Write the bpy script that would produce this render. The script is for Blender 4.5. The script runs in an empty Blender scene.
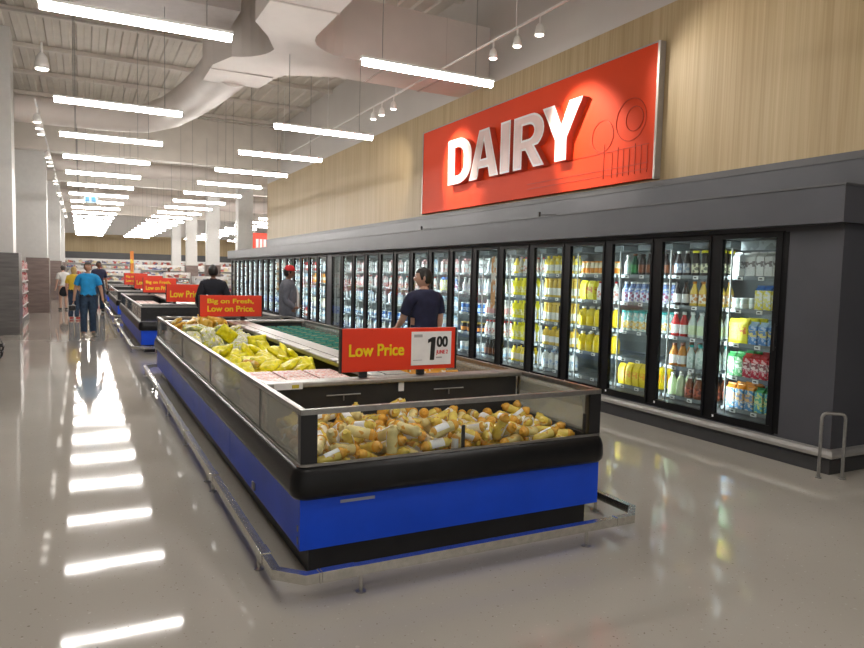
import bpy, bmesh, math, random
from mathutils import Vector, Matrix, Euler
random.seed(7)
PI = math.pi
C = bpy.context.scene.collection
SC = bpy.context.scene

# ---------------------------------------------------------------- materials
MATS = {}
def mat(name, col, rough=.5, metal=0, spec=.5, var=.06, scale=8, bump=0, bscale=40, coat=0, emit=0, ecol=None, stretch=(1,1,1), spots=None):
    if name in MATS: return MATS[name]
    m = bpy.data.materials.new(name); m.use_nodes = True
    nt = m.node_tree; N = nt.nodes; L = nt.links
    b = N['Principled BSDF']
    b.inputs['Roughness'].default_value = rough; b.inputs['Metallic'].default_value = metal
    b.inputs['Specular IOR Level'].default_value = spec; b.inputs['Coat Weight'].default_value = coat
    tc = N.new('ShaderNodeTexCoord'); mp = N.new('ShaderNodeMapping'); mp.inputs['Scale'].default_value = stretch
    L.new(tc.outputs['Object'], mp.inputs['Vector'])
    no = N.new('ShaderNodeTexNoise'); no.inputs['Scale'].default_value = scale; no.inputs['Detail'].default_value = 3
    L.new(mp.outputs['Vector'], no.inputs['Vector'])
    cr = N.new('ShaderNodeValToRGB')
    c0 = [max(0, c*(1-var)) for c in col]; c1 = [min(1, c*(1+var)) for c in col]
    cr.color_ramp.elements[0].position = .3; cr.color_ramp.elements[1].position = .7
    cr.color_ramp.elements[0].color = (*c0, 1); cr.color_ramp.elements[1].color = (*c1, 1)
    L.new(no.outputs['Fac'], cr.inputs['Fac'])
    out = cr.outputs['Color']
    if spots:
        for (scol, sscale, thr) in spots:
            vo = N.new('ShaderNodeTexNoise'); vo.inputs['Scale'].default_value = sscale; vo.inputs['Detail'].default_value = 1
            L.new(mp.outputs['Vector'], vo.inputs['Vector'])
            r2 = N.new('ShaderNodeValToRGB'); r2.color_ramp.elements[0].position = thr; r2.color_ramp.elements[1].position = thr+.03
            L.new(vo.outputs['Fac'], r2.inputs['Fac'])
            mx = N.new('ShaderNodeMix'); mx.data_type = 'RGBA'
            L.new(r2.outputs['Color'], mx.inputs['Factor']); L.new(out, mx.inputs['A']); mx.inputs['B'].default_value = (*scol, 1)
            out = mx.outputs['Result']
    L.new(out, b.inputs['Base Color'])
    if bump:
        n2 = N.new('ShaderNodeTexNoise'); n2.inputs['Scale'].default_value = bscale; L.new(mp.outputs['Vector'], n2.inputs['Vector'])
        bp = N.new('ShaderNodeBump'); bp.inputs['Strength'].default_value = bump; bp.inputs['Distance'].default_value = .01
        L.new(n2.outputs['Fac'], bp.inputs['Height']); L.new(bp.outputs['Normal'], b.inputs['Normal'])
    if emit:
        b.inputs['Emission Color'].default_value = (*(ecol or col), 1); b.inputs['Emission Strength'].default_value = emit
    MATS[name] = m; return m

def glass_mat(name, tint=(.93,.96,.95), ior=1.45, haze=0, hcol=(.5,.52,.5)):
    m = bpy.data.materials.new(name); m.use_nodes = True
    nt = m.node_tree; N = nt.nodes; L = nt.links; N.remove(N['Principled BSDF'])
    o = N['Material Output']; tr = N.new('ShaderNodeBsdfTransparent'); tr.inputs['Color'].default_value = (*tint, 1)
    gl = N.new('ShaderNodeBsdfGlossy'); gl.inputs['Roughness'].default_value = .03
    no = N.new('ShaderNodeTexNoise'); no.inputs['Scale'].default_value = 2.5
    bp = N.new('ShaderNodeBump'); bp.inputs['Strength'].default_value = .02; L.new(no.outputs['Fac'], bp.inputs['Height']); L.new(bp.outputs['Normal'], gl.inputs['Normal'])
    fr = N.new('ShaderNodeFresnel'); ge = N.new('ShaderNodeNewGeometry'); mr = N.new('ShaderNodeMapRange'); mr.inputs['To Min'].default_value = ior; mr.inputs['To Max'].default_value = 1/ior; L.new(ge.outputs['Backfacing'], mr.inputs['Value']); L.new(mr.outputs['Result'], fr.inputs['IOR'])
    mx = N.new('ShaderNodeMixShader'); L.new(fr.outputs['Fac'], mx.inputs['Fac'])
    first = tr.outputs[0]
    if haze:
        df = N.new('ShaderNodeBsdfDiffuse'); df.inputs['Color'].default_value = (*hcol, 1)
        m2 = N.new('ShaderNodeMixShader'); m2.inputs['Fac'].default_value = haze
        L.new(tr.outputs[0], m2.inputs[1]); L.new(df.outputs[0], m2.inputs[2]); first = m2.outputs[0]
    L.new(first, mx.inputs[1]); L.new(gl.outputs[0], mx.inputs[2]); L.new(mx.outputs[0], o.inputs['Surface'])
    return m

# ---------------------------------------------------------------- mesh builder
class MB:
    def __init__(s): s.v = []; s.f = []; s.m = []; s.sm = []
    def add(s, vs, fs, mi=0, smooth=False):
        o = len(s.v); s.v += [tuple(v) for v in vs]
        for f in fs: s.f.append([i+o for i in f]); s.m.append(mi); s.sm.append(smooth)
        return s
    def box(s, x0, x1, y0, y1, z0, z1, mi=0):
        vs = [(x,y,z) for z in (z0,z1) for y in (y0,y1) for x in (x0,x1)]
        return s.add(vs, [(0,2,3,1),(4,5,7,6),(0,1,5,4),(2,6,7,3),(0,4,6,2),(1,3,7,5)], mi)
    def bbox(s, x0, x1, y0, y1, z0, z1, b=.005, mi=0):       # bevelled box
        bm = bmesh.new(); bmesh.ops.create_cube(bm, size=1)
        for v in bm.verts: v.co = ((x0+x1)/2+v.co.x*(x1-x0), (y0+y1)/2+v.co.y*(y1-y0), (z0+z1)/2+v.co.z*(z1-z0))
        bmesh.ops.bevel(bm, geom=bm.edges[:], offset=b, segments=2, affect='EDGES', profile=.5)
        bm.verts.index_update()
        s.add([v.co[:] for v in bm.verts], [[v.index for v in f.verts] for f in bm.faces], mi); bm.free(); return s
    def cyl(s, p0, p1, r, n=12, r2=None, mi=0, caps=True):
        p0 = Vector(p0); p1 = Vector(p1); d = (p1-p0).normalized(); r2 = r if r2 is None else r2
        a = d.orthogonal().normalized(); b = d.cross(a)
        vs = [p0+(a*math.cos(t)+b*math.sin(t))*r for t in [2*PI*i/n for i in range(n)]] + [p1+(a*math.cos(t)+b*math.sin(t))*r2 for t in [2*PI*i/n for i in range(n)]]
        s.add(vs, [(i,(i+1)%n,n+(i+1)%n,n+i) for i in range(n)], mi, True)
        if caps: s.add(vs[:n], [list(range(n))[::-1]], mi); s.add(vs[n:], [list(range(n))], mi)
        return s
    def tube(s, path, r, n=10, mi=0):
        P = [Vector(p) for p in path]; rings = []; a = None
        for i, p in enumerate(P):
            d = (P[min(i+1,len(P)-1)]-P[max(i-1,0)]).normalized()
            a = d.orthogonal().normalized() if a is None else (a-d*a.dot(d)).normalized()
            b = d.cross(a); rr = r[i] if isinstance(r, (list,tuple)) else r
            rings.append([p+(a*math.cos(2*PI*k/n)+b*math.sin(2*PI*k/n))*rr for k in range(n)])
        vs = [v for R in rings for v in R]
        fs = [(j*n+k, j*n+(k+1)%n, (j+1)*n+(k+1)%n, (j+1)*n+k) for j in range(len(P)-1) for k in range(n)]
        s.add(vs, fs, mi, True); s.add(rings[0], [list(range(n))[::-1]], mi); s.add(rings[-1], [list(range(n))], mi); return s
    def lathe(s, prof, n=16, c=(0,0,0), mis=None, sx=1, sy=1):
        k = len(prof); vs = [(c[0]+r*math.cos(2*PI*i/n)*sx, c[1]+r*math.sin(2*PI*i/n)*sy, c[2]+z) for r, z in prof for i in range(n)]
        for j in range(k-1):
            o = len(s.v) if j == 0 else o
            if j == 0: s.v += vs
            for i in range(n):
                s.f.append([o+j*n+i, o+j*n+(i+1)%n, o+(j+1)*n+(i+1)%n, o+(j+1)*n+i]); s.m.append(mis[j] if mis else 0); s.sm.append(True)
        s.f.append([o+i for i in range(n)][::-1]); s.m.append(mis[0] if mis else 0); s.sm.append(False)
        s.f.append([o+(k-1)*n+i for i in range(n)]); s.m.append(mis[-1] if mis else 0); s.sm.append(False)
        return s
    def prism(s, poly, z0, z1, mi=0):                        # polygon in xy, extruded in z
        n = len(poly); vs = [(x,y,z0) for x,y in poly]+[(x,y,z1) for x,y in poly]
        return s.add(vs, [list(range(n))[::-1], [n+i for i in range(n)]]+[(i,(i+1)%n,n+(i+1)%n,n+i) for i in range(n)], mi)
    def loop(s, path, prof, mi=0, closed=True, smooth=False):  # sweep profile (offset outwards, z) around a plan path
        n = len(path); k = len(prof); P = [Vector((p[0],p[1],0)) for p in path]; vs = []
        for i in range(n):
            a = P[i-1] if (closed or i > 0) else None; b = P[(i+1) % n] if (closed or i < n-1) else None
            d1 = (P[i]-a).normalized() if a is not None else None; d2 = (b-P[i]).normalized() if b is not None else None
            if d1 is None: d1 = d2
            if d2 is None: d2 = d1
            n1 = Vector((d1.y,-d1.x,0)); n2 = Vector((d2.y,-d2.x,0)); m = (n1+n2).normalized(); sc = 1/max(.3, m.dot(n1))
            for (o, z) in prof: q = P[i]+m*o*sc; vs.append((q.x, q.y, z))
        rng = range(n if closed else n-1)
        fs = [(i*k+j, ((i+1)%n)*k+j, ((i+1)%n)*k+(j+1)%k, i*k+(j+1)%k) for i in rng for j in range(k)]
        s.add(vs, fs, mi, smooth)
        if not closed: s.add(vs[:k], [list(range(k))], mi); s.add(vs[-k:], [list(range(k))[::-1]], mi)
        return s
    def mesh(s, name, mats, off=(0,0,0)):
        me = bpy.data.meshes.new(name); o = Vector(off)
        me.from_pydata([tuple(Vector(v)-o) for v in s.v], [], s.f)
        for m in (mats if isinstance(mats, (list,tuple)) else [mats]): me.materials.append(m)
        me.polygons.foreach_set('material_index', s.m); me.polygons.foreach_set('use_smooth', s.sm)
        bm = bmesh.new(); bm.from_mesh(me); bmesh.ops.recalc_face_normals(bm, faces=bm.faces); bm.to_mesh(me); bm.free()
        me.update(); return me
    def build(s, name, mats, parent=None, loc=None):
        off = (0,0,0)
        if parent is not None:
            r = parent
            while r.parent: r = r.parent
            off = r.location
        elif loc is not None: off = loc
        o = bpy.data.objects.new(name, s.mesh(name, mats, off)); C.objects.link(o)
        if parent is not None: o.parent = parent
        elif loc is not None: o.location = loc
        return o

def empty(name, loc=(0,0,0), rz=0):
    o = bpy.data.objects.new(name, None); C.objects.link(o); o.location = loc; o.rotation_euler.z = rz; o.empty_display_size = .1; return o
def tag(o, label=None, cat=None, group=None, kind=None):
    if label: o['label'] = label
    if cat: o['category'] = cat
    if group: o['group'] = group
    if kind: o['kind'] = kind
    return o
KIDS = {}
def copy_tree(o, parent=None):
    c = o.copy(); C.objects.link(c); c.parent = parent
    key = o.name
    if key not in KIDS: KIDS[key] = list(o.children)
    for ch in KIDS[key]: copy_tree(ch, c)
    return c
def struct(name, mb, m, loc=None): return tag(mb.build(name, m, None, loc), kind='structure')

def text_mesh(name, body, size, m, ext=.002, off=0, align='LEFT', space=1, bevel=0, bold=0):
    cu = bpy.data.curves.new(name, 'FONT'); cu.body = body; cu.size = size; cu.extrude = ext; cu.offset = off; cu.align_x = align
    cu.space_character = space; cu.bevel_depth = bevel
    t = bpy.data.objects.new('tmp', cu); C.objects.link(t); bpy.context.view_layer.update()
    me = bpy.data.meshes.new_from_object(t.evaluated_get(bpy.context.evaluated_depsgraph_get())); bpy.data.objects.remove(t)
    me.name = name; me.materials.clear(); me.materials.append(m)
    if bold:
        bm = bmesh.new()
        for qi, (dx, dy) in enumerate(((-1,-1),(1,-1),(-1,1),(1,1),(0,0))):
            t2 = me.copy(); t2.transform(Matrix.Translation((dx*bold, dy*bold*.7, qi*.0003))); bm.from_mesh(t2); bpy.data.meshes.remove(t2)
        bm.to_mesh(me); bm.free()
    return me
ROT_FRONT = Euler((PI/2, 0, 0))                       # text facing -y
ROT_WALL = Matrix(((0,0,-1),(-1,0,0),(0,1,0))).to_euler()   # text facing -x, reading towards -y
def place_text(name, me, parent, wloc, rot, fit=None):
    """fit=(width,height): scale the glyphs to these sizes, lower left corner at wloc"""
    xs = [v.co.x for v in me.vertices]; ys = [v.co.y for v in me.vertices]
    x0, y0, w, h = min(xs), min(ys), max(xs)-min(xs), max(ys)-min(ys)
    if fit:
        fx = fit[0]/w; fy = (fit[1]/h) if fit[1] else fx
        for v in me.vertices: v.co.x = (v.co.x-x0)*fx; v.co.y = (v.co.y-y0)*fy
    o = bpy.data.objects.new(name, me); C.objects.link(o); o.parent = parent
    r = parent
    while r.parent: r = r.parent
    base = Vector(parent.location) if parent.parent else Vector((0,0,0))
    R = rot.to_matrix().to_4x4(); R.translation = Vector(wloc)-r.location
    me.transform(R); me.update(); return o

ORD = ['first','second','third','fourth','fifth','sixth','seventh','eighth','ninth','tenth','eleventh','twelfth','thirteenth','fourteenth','fifteenth','sixteenth','seventeenth','eighteenth','nineteenth','twentieth','twenty first','twenty second','twenty third','twenty fourth']

# common materials
white_paint = mat('white_paint', (.72,.68,.63), .6)
white_plastic = mat('white_plastic', (.8,.8,.78), .4)
black_plastic = mat('black_plastic', (.012,.012,.014), .35, var=.2)
black_rubber = mat('black_rubber', (.008,.008,.009), .32, spec=.3, var=.3, bump=.05, bscale=200)
black_frame = mat('black_frame', (.005,.005,.006), .4, spec=.25, var=.2)
blue_panel = mat('blue_panel', (.010,.085,.80), .35, spec=.35, var=.08, scale=3)
steel = mat('brushed_steel', (.36,.355,.34), .38, metal=1, var=.1, scale=30, bump=.03, bscale=120)
rail_steel = mat('rail_steel', (.66,.65,.62), .24, metal=1, var=.12, scale=30, bump=.03, bscale=120)
steel_dark = mat('steel_dark', (.35,.34,.33), .3, metal=1, var=.12, scale=14)
grey_paint = mat('grey_paint', (.074,.076,.088), .45, var=.08, scale=2)
grey_mid = mat('grey_mid', (.10,.10,.105), .5, var=.05, scale=2)
red_sign = mat('red_sign', (.88,.05,.015), .38, var=.05, scale=3)
yellow_ink = mat('yellow_ink', (1,.70,.01), .4)
white_ink = mat('white_ink', (.86,.85,.84), .4)
black_ink = mat('black_ink', (.015,.015,.015), .4)
red_ink = mat('red_ink', (.75,.02,.03), .4)
grey_ink = mat('grey_ink', (.45,.45,.47), .5)
paper = mat('price_paper', (.92,.92,.95), .5)
glass = glass_mat('clear_glass', (.98,.99,.985), 1.3)
glass_side = glass_mat('freezer_glass', (.95,.97,.96), 1.4, .36, (.62,.63,.56))  # glancing reflections put into the colour as a diffuse grey-green haze

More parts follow.
